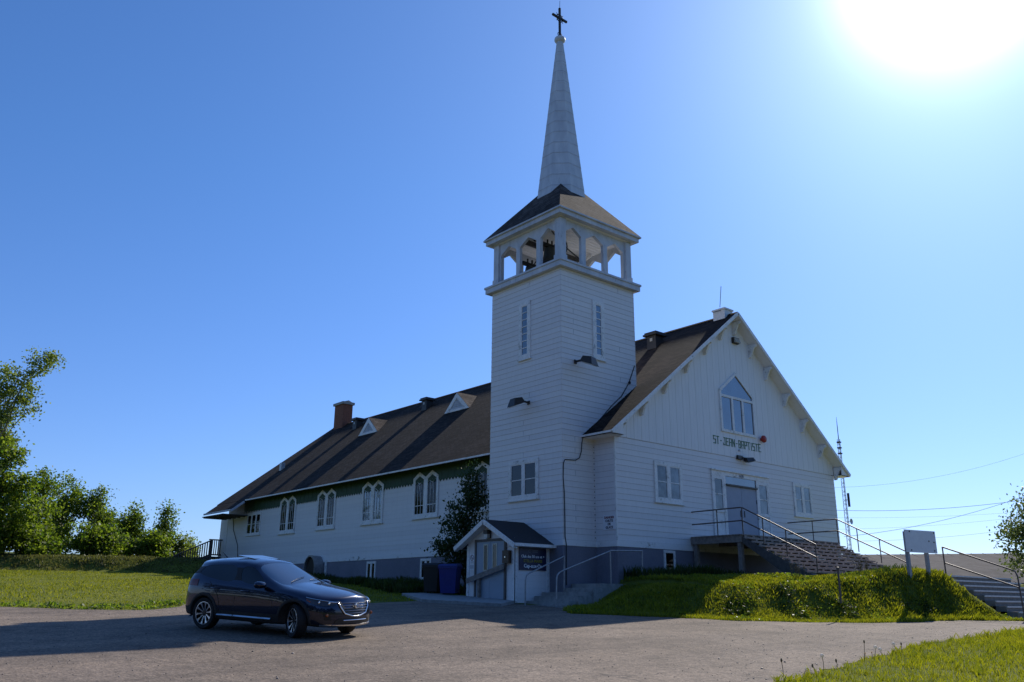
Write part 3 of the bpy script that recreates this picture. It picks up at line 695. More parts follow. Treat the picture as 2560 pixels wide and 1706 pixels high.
# pointed gable window
o5 = [(7.88,8.10),(10.27,8.10),(10.27,9.84),(9.075,10.74),(7.88,9.84)]; i5 = inset(o5, .11); mb = MB(); PF.ring(mb, o5, i5, 0, .075)
gw = mb.build('gable_window', m_trim, church); mb = MB()
PF.box(mb, i5[0][0], i5[1][0], 9.56, 9.66, .02, .07)
for k in (1, 2): u = i5[0][0]+(i5[1][0]-i5[0][0])*k/3; PF.box(mb, u-.06, u+.06, i5[0][1], 9.559, .02, .068)
mb.build('mullion', m_trim, gw); mb = MB(); PF.poly(mb, i5, .03); mb.build('pane', m_glass_blue, gw)
# front door case
DZ = 3.83; mb = MB()
PF.box(mb, 7.05, 10.93, 6.30, 6.47, 0, .06); PF.box(mb, 7.0, 10.98, 6.47, 6.52, 0, .12)
for l, r in ((7.05,7.16),(7.76,7.92),(10.0,10.14),(10.80,10.93)): PF.box(mb, l, r, DZ, 6.299, 0, .058)
for l, r in ((7.16,7.76),(10.14,10.80)): PF.box(mb, l, r, DZ, 4.85, 0, .035); PF.box(mb, l, r, 4.85, 4.92, 0, .075); PF.box(mb, l, r, 6.2, 6.299, 0, .05)
case = mb.build('door_case', m_trim, church)
for l, r in ((7.16,7.76),(10.14,10.80)):
    mb = MB(); PF.ring(mb, [(l,4.92),(r,4.92),(r,6.2),(l,6.2)], [(l+.06,4.98),(r-.06,4.98),(r-.06,6.14),(l+.06,6.14)], .02, .05); PF.box(mb, l+.06, r-.06, 5.54, 5.575, .02, .047); mb.build('sidelight', m_trim, case)
    mb = MB(); PF.poly(mb, [(l,4.92),(r,4.92),(r,6.2),(l,6.2)], .026); mb.build('pane', m_glass_cur, case)
mb = MB(); PF.poly(mb, [(7.92,5.99),(10.0,5.99),(10.0,6.3),(7.92,6.3)], .024); mb.build('transom_pane', m_glass_blue, case)
mb = MB(); PF.box(mb, 7.92, 10.02, 5.93, 5.99, 0, .11); mb.build('transom_bar', m_brown, case)
for l, r in ((7.925,8.955),(8.965,9.995)):
    mb = MB(); PF.box(mb, l, r, DZ+.01, 5.925, 0, .030); d_ = mb.build('front_door', m_door, church)
    mb = MB(); hx = 8.955-.12 if l < 8 else 8.965+.12
    PF.box(mb, hx-.02, hx+.02, 4.75, 5.0, .03, .05); mb.build('door_handle', m_bronze, d_)
    mb = MB(); PF.box(mb, (l+.005 if l < 8 else r-.03), (l+.03 if l < 8 else r-.005), 5.35, 5.5, .03, .045); mb.build('hinge', m_bronze, d_)
# ---- writing
def text(s, size, pl, u, v, w, m, name, parent, align='CENTER', ext=.004, sx=1.0, bold=0.0):
    c = bpy.data.curves.new(name, 'FONT'); c.body = s; c.size = size; c.align_x = align; c.extrude = ext; c.offset = bold; c.resolution_u = 3
    t = bpy.data.objects.new('tmp', c); COL.objects.link(t); dg = bpy.context.evaluated_depsgraph_get(); dg.update()
    me = bpy.data.meshes.new_from_object(t.evaluated_get(dg)); bpy.data.objects.remove(t); bpy.data.curves.remove(c)
    me.name = name; me.materials.clear(); me.materials.append(m)
    Mx = Matrix.Identity(4); U = pl.U*sx; Zv = Vector((0,0,1)); o = pl.P(u, v, w)
    for i in range(3): Mx[i][0] = U[i]; Mx[i][1] = Zv[i]; Mx[i][2] = pl.N[i]; Mx[i][3] = o[i]
    me.transform(Mx); me.update(); return link(name, me, parent)
GL = {'S':[((1,1.0),(0,1.0),(0,.54),(1,.54),(1,0),(0,0))],'T':[((0,1),(1,1)),((.5,1),(.5,0))],'-':[((.28,.5),(.72,.5))],'J':[((.45,1),(1,1)),((.9,1),(.9,0),(.15,0),(.15,.2))],
      'E':[((1,1),(0,1),(0,0),(1,0)),((0,.52),(.75,.52))],'A':[((0,0),(0,1),(1,1),(1,0)),((0,.48),(1,.48))],'N':[((0,0),(0,1),(1,0),(1,1))],'B':[((0,0),(0,1),(.8,1),(1,.8),(.8,.52),(1,.25),(.8,0),(0,0)),((0,.52),(.8,.52))],
      'P':[((0,0),(0,1),(1,1),(1,.48),(0,.48))],'i':[((.5,0),(.5,.62)),((.5,.84),(.5,.98))]}
u = 7.34; mb = MB(); s_ = 'ST-JEAN-BAPTiSTE'; cw = {'-':.13,'i':.05,'T':.14}
tot = sum(cw.get(c,.135) for c in s_); gap = (10.56-7.34-tot)/(len(s_)-1)
for i, c in enumerate(s_):
    if c == '-': mb.build('lettering', m_green_letter, church); mb = MB()
    w = cw.get(c,.135); v0 = 7.56-.0*i; h = .29 + (.02 if c == 'E' and i == 15 else 0)
    for q, st in enumerate(GL[c]):
        for p, r in zip(st[:-1], st[1:]):
            A_ = Vector((u+p[0]*w, v0+p[1]*h)); B_ = Vector((u+r[0]*w, v0+r[1]*h)); d = (B_-A_).normalized()*.02
            PF.bar(mb, A_-d, B_+d, .032, .026, .036+.001*q)
    u += w+gap
mb.build('lettering', m_green_letter, church)
text('1630', .17, PF, 8.98, 6.325, .061, m_dletter, 'house_number', case, bold=.004)
# ---- lamps on the walls
def flood(base, dirn, name='floodlight', size=1.0):
    base = Vector(base); d = Vector(dirn).normalized(); sd = d.cross(Vector((0,0,1))).normalized(); zv = Vector((0,0,1)); s = size
    mb = MB(); mb.tube([base, base+d*.16*s+zv*.02, base+d*.26*s+zv*.0], .035*s, 8); mb.beam(base-d*.0, base+d*.04, .12*s, .12*s)
    c = base+d*.26*s+zv*.03; f = (d*.95-zv*.30).normalized(); n_ = sd.cross(f).normalized()
    if n_.z < 0: n_ = -n_
    P = lambda x, y, z: c + f*(x*s) + sd*(y*s) + n_*(z*s)
    mb.hexa([P(0,-.14,-.06),P(.50,-.21,-.10),P(.50,.21,-.10),P(0,.14,-.06),P(.04,-.10,.12),P(.36,-.13,.14),P(.36,.13,.14),P(.04,.10,.12)])
    o = mb.build(name, m_bronze, church)
    mb = MB(); mb.hexa([P(.10,-.13,-.085),P(.46,-.17,-.113),P(.46,.17,-.113),P(.10,.13,-.085),P(.10,-.13,-.05),P(.46,-.17,-.05),P(.46,.17,-.05),P(.10,.13,-.05)]); mb.build('lens', m_lens, o)
flood((0,1.755,8.52), (-1,.12,0), size=1.15); flood((.68,-.01,9.86), (.25,-1,0), size=1.2)
mb = MB(); PF.box(mb, 8.80, 9.12, 7.06, 7.22, .02, .12); fl = mb.build('twin_floodlight', m_bronze, church)
mb = MB(); c = PF.P(9.35, 7.10, .22); mb.hexa([c+Vector(p) for p in ((-.2,-.12,-.16),(.22,-.2,-.06),(.22,.10,-.02),(-.2,.12,-.10),(-.2,-.05,.02),(.2,-.1,.08),(.2,.1,.10),(-.2,.1,.06))]); mb.tube([PF.P(9.05,7.16,.1), c], .03, 6); mb.build('lamp_head', m_bronze, fl)
mb = MB(); mb.hexa([c+Vector(p) for p in ((-.16,-.10,-.185),(.18,-.17,-.095),(.18,.06,-.06),(-.16,.09,-.135),(-.16,-.08,-.13),(.18,-.15,-.05),(.18,.06,-.03),(-.16,.08,-.10))]); mb.build('lens', m_lens, fl)
mb = MB(); mb.lathe([(.0,0),(.04,0),(.045,.05),(.03,.09),(0,.10)], PF.P(9.0,7.40,.06), 'z', 10); mb.build('photocell', m_zinc, church)
mb = MB(); PF.box(mb, 9.02, 9.42, 12.03, 12.28, .02, .14); wp = mb.build('wall_pack', m_bronze, church)
mb = MB(); P = PF.P; mb.hexa([P(9.05,12.05,.14),P(9.39,12.05,.14),P(9.39,12.05,.24),P(9.05,12.05,.24),P(9.05,12.26,.14),P(9.39,12.26,.14),P(9.39,12.2,.17),P(9.05,12.2,.17)]); mb.build('lens', m_lens, wp)
mb = MB(); mb.lathe([(0,-.24),(.10,-.235),(.145,-.20),(.155,-.15),(.15,-.12),(.06,-.11),(.06,0)], PF.P(10.66,8.1,0)*1.0, 'y', 24); mb.build('alarm_bell', m_red, church, smooth=40)
# service cable down the tower corner
cp = [(3.92,-.03,10.3),(3.55,-.04,9.55),(3.1,-.04,8.95),(2.6,-.04,8.55),(1.9,-.05,7.9),(1.0,-.05,7.15),(.93,-.05,6.9),(.9,-.05,6.6),(.80,-.05,6.35),(.62,-.04,6.25),(.10,-.035,6.22),(.03,-.035,6.1),(.0,-.04,5.6),(.06,-.035,5.0),(.07,-.035,4.2),(.07,-.035,3.6),(.12,-.045,3.3),(.12,-.03,2.0)]
mb = MB(); mb.tube(cp, .017, 6); mb.lathe([(.0,-.06),(.05,-.04),(.05,.04),(0,.06)], (3.55,-.07,9.55), 'z', 8)
for zz in np.arange(3.6, 7.0, .2): mb.box(a-.05, a-.032, -.03, .0, zz, zz+.03)
mb.build('service_cable', m_cable, church)
mb = MB(); mb.tube([(a-.03,31.6,6.3),(a-.03,31.4,5.6),(a-.04,30.5,4.6),(a-.04,30.3,3.9),(a-.04,30.6,3.4)], .02, 5); mb.box(a-.22, a, 30.2, 31.2, 3.05, 3.35); mb.build('meter_box', m_cable, church)
# half-round vent hood on the side wall
mb = MB(); yc = 20.05; arc = [(yc+.60*math.cos(t), 3.03+.62*math.sin(t)) for t in np.linspace(0, math.pi, 13)]
pts = arc+[(yc-.60,2.3),(yc+.60,2.3)]
PX.ring(mb, pts, inset(pts, .05) if False else [(yc+(p[0]-yc)*.90, 2.3+(p[1]-2.3)*.95) for p in pts], 0, .55); vh = mb.build('vent_hood', m_galv, church)
mb = MB(); PX.slab(mb, [(yc+(p[0]-yc)*.90, 2.3+(p[1]-2.3)*.95) for p in pts], .02, .42); mb.build('hood_screen', m_bronze, vh)
mb = MB(); PX.box(mb, 19.15, 19.32, 2.2, 3.3, 0, .05); mb.build('side_post', m_trim, church)
# ---- the tower
mb = MB(); mb.box(0.004, 4, 0.004, 4, 3.3, 13.6); clap(mb, PTL, -.018, 4, 3.5, 13.5); clap(mb, PTF, -.018, 4.018, 3.5, 13.5)
clap(mb, Pl((4,0,0),(0,1,0),(1,0,0)), -.018, 4, 9.2, 13.5)
mb.cur = 1         # staggered butt joints of the boards
r_ = random.Random(2)
for k in range(49):
    z0 = 3.5+.2*k
    for pl, us in ((PTL, (2.05 if k % 2 else 1.72,)), (PTF, (.62 if k % 2 else 3.1,))):
        for u in us:
            if pl is PTL and (4.9 < z0 < 6.45 or 10.1 < z0 < 12.6): continue
            if r_.random() < .4: pl.box(mb, u-.004, u+.004, z0+.01, z0+.19, .004, .0165)
tw = mb.build('tower', [m_siding, m_zinc], church)
mb = MB(); mb.box(-.21, 4.21, -.21, 4.21, 13.40, 13.60); mb.box(-.25, 4.25, -.25, 4.25, 13.60, 13.68); mb.prism([(-.2,-.2,13.68),(4.2,-.2,13.68),(4.2,4.2,13.68),(-.2,4.2,13.68)], (0,0,.03))
mb.build('cornice', m_zinc, tw)
# belfry: four arcaded sides
def arcade(pl, L=4.0):
    mb = MB(); z0, z1, zs, zp = 13.72, 15.50, 15.0, 15.28; w = .13
    op = [(.42,1.26),(1.47,2.38-.0),(2.60,3.58)]
    op = [(.36,1.22),(1.46,2.44),(2.66,3.60)]
    xs = [.14]+[q for p in op for q in p]+[L-.14]
    for i in range(0, len(xs), 2): pl.box(mb, xs[i], xs[i+1], z0, zs, -w, 0)       # piers
    for l, r in op:
        m = (l+r)/2; pl.slab(mb, [(l,zs),(m,zp),(m,z1),(l,z1)], -w, 0); pl.slab(mb, [(m,zp),(r,zs),(r,z1),(m,z1)], -w, 0)
    for i in range(0, len(xs), 2): pl.box(mb, xs[i], xs[i+1], zs, z1, -w, 0)
    for i in (2, 4): pl.box(mb, xs[i]+.03, xs[i+1]-.03, z0, z0+.30, 0, .02)
    return mb.build('arcade', m_zinc, tw)
for pl in (Pl((.10,0,0),(0,1,0),(-1,0,0)), Pl((0,.10,0),(1,0,0),(0,-1,0)), Pl((3.9,0,0),(0,1,0),(1,0,0)), Pl((0,3.9,0),(1,0,0),(0,1,0))): arcade(pl)
for x in (.02, 3.68):
    for y in (.02, 3.68): mb = MB(); mb.box(x, x+.30, y, y+.30, 13.69, 15.52); mb.box(x-.03, x+.33, y-.03, y+.33, 13.69, 13.98); mb.build('corner_post', m_zinc, tw)
mb = MB(); mb.box(.0, 4.0, .0, 4.0, 15.5, 15.54)
for k in range(20): mb.box(.02, 3.98, .02+k*.2, .19+k*.2, 15.486, 15.5)
mb.build('belfry_ceiling', m_boards, tw)
mb = MB(); mb.box(-.22, 4.22, -.22, 4.22, 15.52, 15.70); mb.box(-.30, 4.30, -.30, 4.30, 15.70, 15.76); mb.build('belfry_eave', m_zinc, tw)
mb = MB(); c = 2.0; e = 2.29; zt = 15.76+(e-.25)*1.27
mb.hexa([(c-e,c-e,15.765),(c+e,c-e,15.765),(c+e,c+e,15.765),(c-e,c+e,15.765),(c-.25,c-.25,zt),(c+.25,c-.25,zt),(c+.25,c+.25,zt),(c-.25,c+.25,zt)])
mb.build('belfry_roof', m_roof2, tw)
# spire in lapped courses
zs = [16.6, 17.2, 17.71, 18.247, 18.783, 19.325, 19.84, 20.36, 20.884, 21.412, 21.913, 22.45, 22.928, 23.473, 23.958, 24.482, 25.008, 25.3]
def apo(z): return .975+(z-17.5)*(.135-.975)/(25.24-17.5)
mb = MB(); vs = []; k8 = 1/math.cos(math.pi/8)
for z0, z1 in zip(zs[:-1], zs[1:]):
    for zz, ex_ in ((z0, .008), (z1-.004, .002)):
        for j in range(8): t = math.pi/8+j*math.pi/4; rr = (apo(zz)+ex_)*k8; vs.append((c+rr*math.cos(t), c+rr*math.sin(t), zz))
rows = len(vs)//8; mb.add(vs, [(i*8+j, i*8+(j+1)%8, (i+1)*8+(j+1)%8, (i+1)*8+j) for i in range(rows-1) for j in range(8)]+[tuple(range((rows-1)*8, rows*8))])
def spm(t, p):
    cc = nd(t, 'TexCoord'); s = nd(t, 'SeparateXYZ'); t.links.new(cc.outputs['Object'], s.inputs[0])
    n = noise(t, 3.5, 6, .65, stretch=(1,1,.25)); n2 = noise(t, 7, 5, .75, stretch=(1,1,.22))
    col = ramp(t, n, [(.3,(.44,.46,.50)),(.7,(.60,.62,.65))])
    col = mixc(t, ramp(t, n2, [(.27,(.8,.8,.8)),(.36,(0,0,0))]), col, (.26,.25,.26))
    fr = mnode(t, 'FRACT', mnode(t, 'DIVIDE', mnode(t, 'SUBTRACT', s.outputs['Z'], 17.71-.5), .5285))
    line = mnode(t, 'MULTIPLY', mnode(t, 'LESS_THAN', mnode(t, 'ABSOLUTE', mnode(t, 'SUBTRACT', fr, .03)), .045), mnode(t, 'ADD', noise(t, 5, 3), .0, True))
    t.links.new(mixc(t, line, col, (.30,.29,.30)), p.inputs['Base Color']); p.inputs['Roughness'].default_value = .5
m_spire = mat('spire_sheet_metal', spm)
mb.build('spire', m_spire, tw)
mb = MB(); mb.lathe([(.10,25.18),(.17,25.24),(.235,25.30),(.25,25.36),(.235,25.44),(.17,25.50),(.10,25.54),(0,25.55)], (c,c,0), 'z', 14); mb.build('finial', m_zinc, tw, smooth=40)
mb = MB(); mb.box(c-.045, c+.045, c-.035, c+.035, 25.5, 26.98); mb.box(c-.375, c+.375, c-.04, c+.04, 26.47, 26.56)
for x, z_ in ((-.40,26.515),(.40,26.515),(0,27.0)): mb.lathe([(0,-.06),(.05,-.04),(.065,0),(.05,.04),(0,.06)], (c+x,c,z_), 'z', 10)
mb.tube([(c+.19*math.cos(t), c, 26.515+.19*math.sin(t)) for t in np.linspace(0, 2*math.pi, 25)], .02, 6, False)
for sx in (-1,1):
    mb.tube([(c+sx*.05,c,25.75),(c+sx*.11,c,25.70),(c+sx*.13,c,25.62),(c+sx*.09,c,25.55)], .016, 6)
    mb.tube([(c+sx*.1,c,26.62),(c+sx*.2,c,26.72)], .014, 5); mb.tube([(c+sx*.1,c,26.42),(c+sx*.2,c,26.32)], .014, 5)
mb.tube([(c,c,26.9),(c+.02,c,27.45)], .010, 5)
mb.build('cross', m_iron, tw)
# bells hanging in the belfry
def bell(x, y, zt, s, label):
    t = empty('church_bell', (x, y, zt-.75*s), label, 'bell', 'bells hanging in the belfry')
    mb = MB(); pr = [(.0,.74),(.12,.74),(.20,.70),(.23,.55),(.26,.35),(.31,.18),(.39,.06),(.44,.0),(.40,.0),(.33,.10),(.2,.5),(0,.6)]
    mb.lathe([(r*s, zt-.75*s+h*s) for r, h in pr], (x,y,0), 'z', 24); mb.build('bell_body', m_bell, t, smooth=35)
    mb = MB(); mb.beam((x-.5*s,y,zt+.05),(x+.5*s,y,zt+.05),.12,.14); mb.tube([(x-.85*s,y,zt+.05),(x+.85*s,y,zt+.05)], .03, 8)
    for d in (-.12,.12): mb.box(x+d-.02, x+d+.02, y-.03, y+.03, zt-.05, zt+.3)
    mb.build('yoke', m_iron, t)
    mb = MB(); mb.tube([(x+.55*s, y+.42*s*math.cos(q), zt+.05+.42*s*math.sin(q)) for q in np.linspace(0, 2*math.pi, 25)], .025, 6, False)
    for q in (0, math.pi/2, math.pi, 3*math.pi/2): mb.tube([(x+.55*s,y,zt+.05),(x+.55*s,y+.42*s*math.cos(q),zt+.05+.42*s*math.sin(q))], .016, 5)
    mb.build('bell_wheel', m_iron, t)
bell(.95, 1.60, 14.98, 1.0, 'nearest bronze bell in its iron yoke behind the belfry corner post')
bell(1.0, 2.85, 14.55, .85, 'smaller dark bell farther back in the belfry, seen through the middle arch')
mb = MB()
for x in (.35, 1.6): mb.box(x-.05, x+.05, .3, 3.7, 13.9, 14.0); [mb.box(x-.045, x+.045, y-.045, y+.045, 13.7, zz) for y, zz in ((1.6,15.0),(2.85,14.55))]
mb.beam((.3,2.4,15.3),(3.7,2.4,15.3),.12,.2); mb.tube([(.5,1.0,15.35),(1.4,1.3,15.1),(2.2,1.2,14.7)], .03, 6)
mb.build('bell_frame', m_wood_d, tw)
mb = MB(); mb.beam((3.45,.55,13.75),(2.2,3.6,15.4),.09,.14); mb.beam((2.0,3.5,13.75),(3.5,1.8,15.4),.09,.12); mb.build('belfry_brace', m_boards, tw)
# ------------------------------------------------------------------ entrance porch against the tower
porch = empty('entrance_porch', (-.8, 2, 1.45), 'small white gabled entrance porch with grey double doors against the tower foot', 'porch')
PD = Pl((-1.55,0,0), (0,1,0), (-1,0,0)); PS = Pl((0,.70,0), (1,0,0), (0,-1,0)); y0, y1 = .70, 3.23; ym = 2.0; ze = 3.32; zp = 4.10
mb = MB(); mb.prism([(-1.545,y0+.005,1.42),(-1.545,y1,1.42),(-1.545,y1,ze),(-1.545,ym,zp-.06),(-1.545,y0+.005,ze)], (1.545,0,0))
clap(mb, PD, y0-.0, y1, 1.42, 3.50, .2); clap(mb, PS, -1.56, .0, 1.42, 3.38, .15)
PD.slab(mb, [(y0+.15,3.5),(y1-.15,3.5),(ym,zp-.05)], .001, .012)
mb.build('wall', m_siding_faint, porch)
mb = MB(); PS.box(mb, -1.60, -1.46, 1.42, 3.34, 0, .03); PD.box(mb, y0-.03, y0+.10, 1.42, 3.34, 0, .03)
cb = mb.build('corner_board', m_trim, porch)
mb = MB(); PS.box(mb, -.12, -.003, 1.42, 3.34, 0, .028); mb.build('corner_board', m_trim, porch)
mb = MB(); PD.box(mb, y1-.10, y1+.03, 1.42, 3.34, 0, .03); mb.build('corner_board', m_trim, porch)
mb = MB(); xe = -1.86
for sg in (-1, 1):
    ye = ym+sg*(ym-y0+.36) if sg < 0 else ym+(y1-ym+.40); za = ze-.02
    A0, A1, B1, B0 = (xe,ym,zp+.07),(.0,ym,zp+.07),(.0,ye,za),(xe,ye,za)
    if sg < 0: A1 = (-.02,ym,zp+.07); B1 = (.30,ye,za)
    d = Vector((0,0,-.07)); mb.hexa([Vector(A0)+d, Vector(A1)+d, Vector(B1)+d, Vector(B0)+d, A0, A1, B1, B0])
rf = mb.build('roof', m_black_roof, porch)
mb = MB()
for sg in (-1, 1):
    ye = ym-(ym-y0+.36) if sg < 0 else ym+(y1-ym+.40)
    mb.beam((xe-.02,ye,ze-.10),(xe-.02,ym,zp-.005),.035,.15); mb.beam((xe+.06,ye-.0*sg,ze-.17),(xe+.06,ym,zp-.075),.14,.02)
mb.beam((xe,y0-.37,ze-.055),(.30,y0-.37,ze-.055),.03,.10); mb.beam((xe,y1+.41,ze-.055),(0,y1+.41,ze-.055),.03,.10)
mb.build('fascia', m_trim, rf)
mb = MB(); mb.add([(xe+.03,y0-.34,ze-.11),(.0,y0-.34,ze-.11),(.0,y0,ze-.11),(xe+.03,y0,ze-.11)], [(0,1,2,3)]); mb.add([(xe+.03,y0-.33,ze-.09),(-1.55,y0-.33,ze-.09),(-1.55,ym,zp-.08),(xe+.03,ym,zp-.08)], [(0,1,2,3)]); mb.add([(xe+.03,y1+.37,ze-.09),(-1.55,y1+.37,ze-.09),(-1.55,ym,zp-.08),(xe+.03,ym,zp-.08)], [(0,1,2,3)])
mb.build('soffit', m_boards, rf)
mb = MB(); PD.box(mb, 1.10, 1.19, 1.49, 3.52, .01, .06); PD.box(mb, 2.70, 2.79, 1.49, 3.52, .01, .06); PD.box(mb, 1.10, 2.79, 3.44, 3.52, .012, .062); PD.box(mb, 1.1, 2.79, 1.45, 1.50, 0, .10)
mb.build('door_frame', m_brown, porch)
for l, r, wl in ((1.19,1.94,1.57),(1.95,2.70,2.06)):
    mb = MB(); PD.box(mb, l, r, 1.50, 3.44, .0, .035); d_ = mb.build('door', m_door2, porch)
    mb = MB(); q = [(wl,2.45),(wl+.25,2.45),(wl+.25,3.36),(wl,3.36)]; PD.ring(mb, q, inset(q, .045), .03, .047); dw = mb.build('window_frame', plain('cream_frame', (.52,.50,.40), .5), d_)
    mb = MB(); PD.poly(mb, inset(q, .03), .038); mb.build('pane', m_glass_dark if l > 1.5 else m_glass_stain, d_)
mb = MB(); PD.box(mb, 1.92, 2.16, 3.54, 3.83, .01, .06); PD.box(mb, 1.94, 2.14, 3.68, 3.82, .06, .20); pl_ = mb.build('porch_lamp', m_bronze, porch)
mb = MB(); PD.box(mb, 1.95, 2.13, 3.55, 3.68, .06, .18); mb.build('lamp_lens', m_lens, pl_)
mb = MB(); PD.box(mb, .84, 1.16, 2.68, 3.10, .03, .16); mbx = mb.build('letter_box', plain('brown_varnished_wood', (.075,.042,.022), .5), porch)
mb = MB(); PD.box(mb, .98, 1.02, 2.86, 2.90, .16, .18); mb.build('box_knob', m_chrome, mbx)
# signs on the porch
cs = empty('club_sign', (-.78,.66,2.9), 'navy blue club notice board on the side wall of the porch', 'sign')
mb = MB(); PS.box(mb, -1.38, -.17, 2.47, 3.31, .022, .045); mb.build('sign_panel', m_signblue, cs)
text('Club des 50 ans et +', .125, PS, -.78, 2.875, .047, m_wletter, 'lettering', cs, bold=.002)
text('STELLA MARIS', .135, PS, -.78, 2.725, .047, m_yellow, 'yellow_lettering', cs, bold=.003)
text('Cap-aux-Os', .165, PS, -.78, 2.555, .047, m_wletter, 'lettering', cs, bold=.003)
mb = MB(); [PS.box(mb, -.80, -.80+w_, v_, v_+.035, .046, .048) for w_, v_ in ((.26,3.10),(.24,3.05))]
mb.prism([PS.P(-.93+.055*math.cos(t), 3.09+.055*math.sin(t), .046) for t in np.linspace(.6, 5.7, 14)]+[PS.P(-.93+.035*math.cos(t), 3.09+.035*math.sin(t), .046) for t in np.linspace(5.7, .6, 14)], PS.N*.002)
mb.build('faded_emblem', plain('faded_print', (.10,.11,.16), .5), cs)
ns = empty('no_smoking_sign', (-1.57,2.96,2.85), 'small white no smoking notice left of the porch doors', 'sign')
mb = MB(); PD.box(mb, 2.82, 3.10, 2.74, 3.05, .022, .030); mb.build('sign_panel', m_signwhite, ns)
mb = MB(); cc = (2.96,2.92); r1, r2 = .10, .078
PD.ring(mb, [(cc[0]+r1*math.cos(t), cc[1]+r1*math.sin(t)) for t in np.linspace(0,2*math.pi,24,False)], [(cc[0]+r2*math.cos(t), cc[1]+r2*math.sin(t)) for t in np.linspace(0,2*math.pi,24,False)], .030, .033); PD.bar(mb, (cc[0]+.06,cc[1]+.06), (cc[0]-.06,cc[1]-.06), .022, .030, .0325)
mb.build('red_ring', m_rletter, ns)
mb = MB(); PD.bar(mb, (cc[0]+.065,cc[1]-.012), (cc[0]-.06,cc[1]-.012), .022, .030, .0315)
mb.build('cigarette', m_dletter, ns)
mb = MB(); [PD.box(mb, 2.87+k*.06, 2.91+k*.06, 2.765, 2.785, .030, .032) for k in range(3)]; mb.build('caption', m_dletter, ns)
n2 = empty('notice_plate', (-1.57,2.96,2.6), 'blank pale notice plate under the no smoking notice', 'sign')
mb = MB(); PD.box(mb, 2.83, 3.09, 2.50, 2.72, .022, .028); mb.build('sign_panel', m_signwhite, n2)
mb = MB(); PD.box(mb, 2.86, 3.06, 2.55, 2.67, .028, .030); mb.build('faded_print', plain('faded_print_2', (.5,.5,.53), .5), n2)
ds = empty('danger_sign', (a-.02,-.69,4.1), 'white DANGER CHUTE DE GLACE warning sign beside the nave corner', 'sign')
Pn = Pl((a,0,0), (0,-1,0), (-1,0,0))
Pq = Pl((a,0,0), (0,-1,0), (-1,0,0))
mb = MB(); Pq.box(mb, .40, .97, 3.87, 4.37, .024, .034); mb.build('sign_panel', m_signwhite, ds)
text('DANGER', .115, Pq, .685, 4.245, .036, m_rletter, 'red_lettering', ds, bold=.004)
text('CHUTE\nDE\nGLACE', .112, Pq, .685, 4.133, .036, m_dletter, 'lettering', ds, bold=.004)
# concrete slab in front of the porch, step block, timber rail
mb = MB(); P4 = [(-4.25,2.05),(-3.02,-.40),(-1.58,.66),(-1.58,5.3),(-2.9,5.3)]
mb.prism([(x,y,float(plane(np.array(x),np.array(y)))+.10) for x,y in P4], (0,0,-.35)); tag(mb.build('concrete_slab', m_conc), 'worn low concrete slab in front of the porch doors', 'slab')
mb = MB(); mb.box(-2.05, -1.62, .85, 2.1, 1.25, 1.44); mb.box(-2.08, -1.60, .8, 2.15, 1.441, 1.475); tag(mb.build('wooden_step', m_wood_d), 'dark timber step at the porch door sill', 'step')
wr = empty('timber_rail', (-1.8,2.1,1.45), 'sloping grey plank rail on a post across the porch doors', 'railing')
mb = MB(); mb.beam((-1.72,3.08,2.13),(-1.72,1.07,2.58),.04,.17); mb.build('plank', m_wood, wr)
mb = MB(); mb.box(-1.70, -1.61, 2.40, 2.49, 1.40, 2.30); mb.build('post', m_wood, wr)
# ---- concrete steps between porch and tower
st = empty('concrete_steps', (-.5,-.5,1.4), 'worn concrete steps climbing from the parking area past the porch', 'steps')
xs = [-1.45,-1.08,-.72,-.38,-.02,.36]; zs_ = [1.36,1.50,1.64,1.78,1.92,2.05]
for i in range(6):
    mb = MB(); x = xs[i]; y1_ = .64 if x < -.1 else -.02; xr = xs[i+1] if i < 5 else 1.55; r_ = random.Random(i)
    mb.box(x, xr+.03, -1.42+.05*(i % 2), y1_, .9, zs_[i]+r_.uniform(-.01,.01)); mb.build('step', m_conc, st)
    if i == 4: mb2 = MB(); mb2.box(-.02, .39, -.02, .64, 1.7, 1.92) 
def pipe_rail(name, label, paths, r=.024, m=m_galv, cat='handrail', group='handrails'):
    t = empty(name, Vector(paths[0][1][0]), label, cat, group)
    for part, p in paths: mb = MB(); mb.tube(p, r, 8); mb.build(part, m, t, smooth=50)
    return t
pipe_rail('pipe_handrail', 'bent grey pipe handrail nearest the porch wall by the concrete steps', [('rail', [(-1.87,-.2,1.30),(-1.87,-.2,2.10),(-1.85,-.2,2.20),(-1.80,-.2,2.28),(-1.70,-.2,2.34),(-.13,-.2,2.93)]), ('post', [(-.14,-.2,2.91),(-.16,-.2,1.85)])])
pipe_rail('pipe_handrail', 'bent grey pipe handrail at the outer edge of the concrete steps', [('rail', [(-1.74,-1.5,1.30),(-1.72,-1.5,2.15),(-1.69,-1.5,2.26),(-1.60,-1.5,2.34),(-1.45,-1.5,2.40),(.69,-1.5,3.08),(.75,-1.5,3.10),(2.30,-1.5,3.15)]), ('post', [(.71,-1.5,3.07),(.72,-1.5,1.95)]), ('post', [(2.30,-1.5,3.15),(2.25,-1.5,1.95)])])
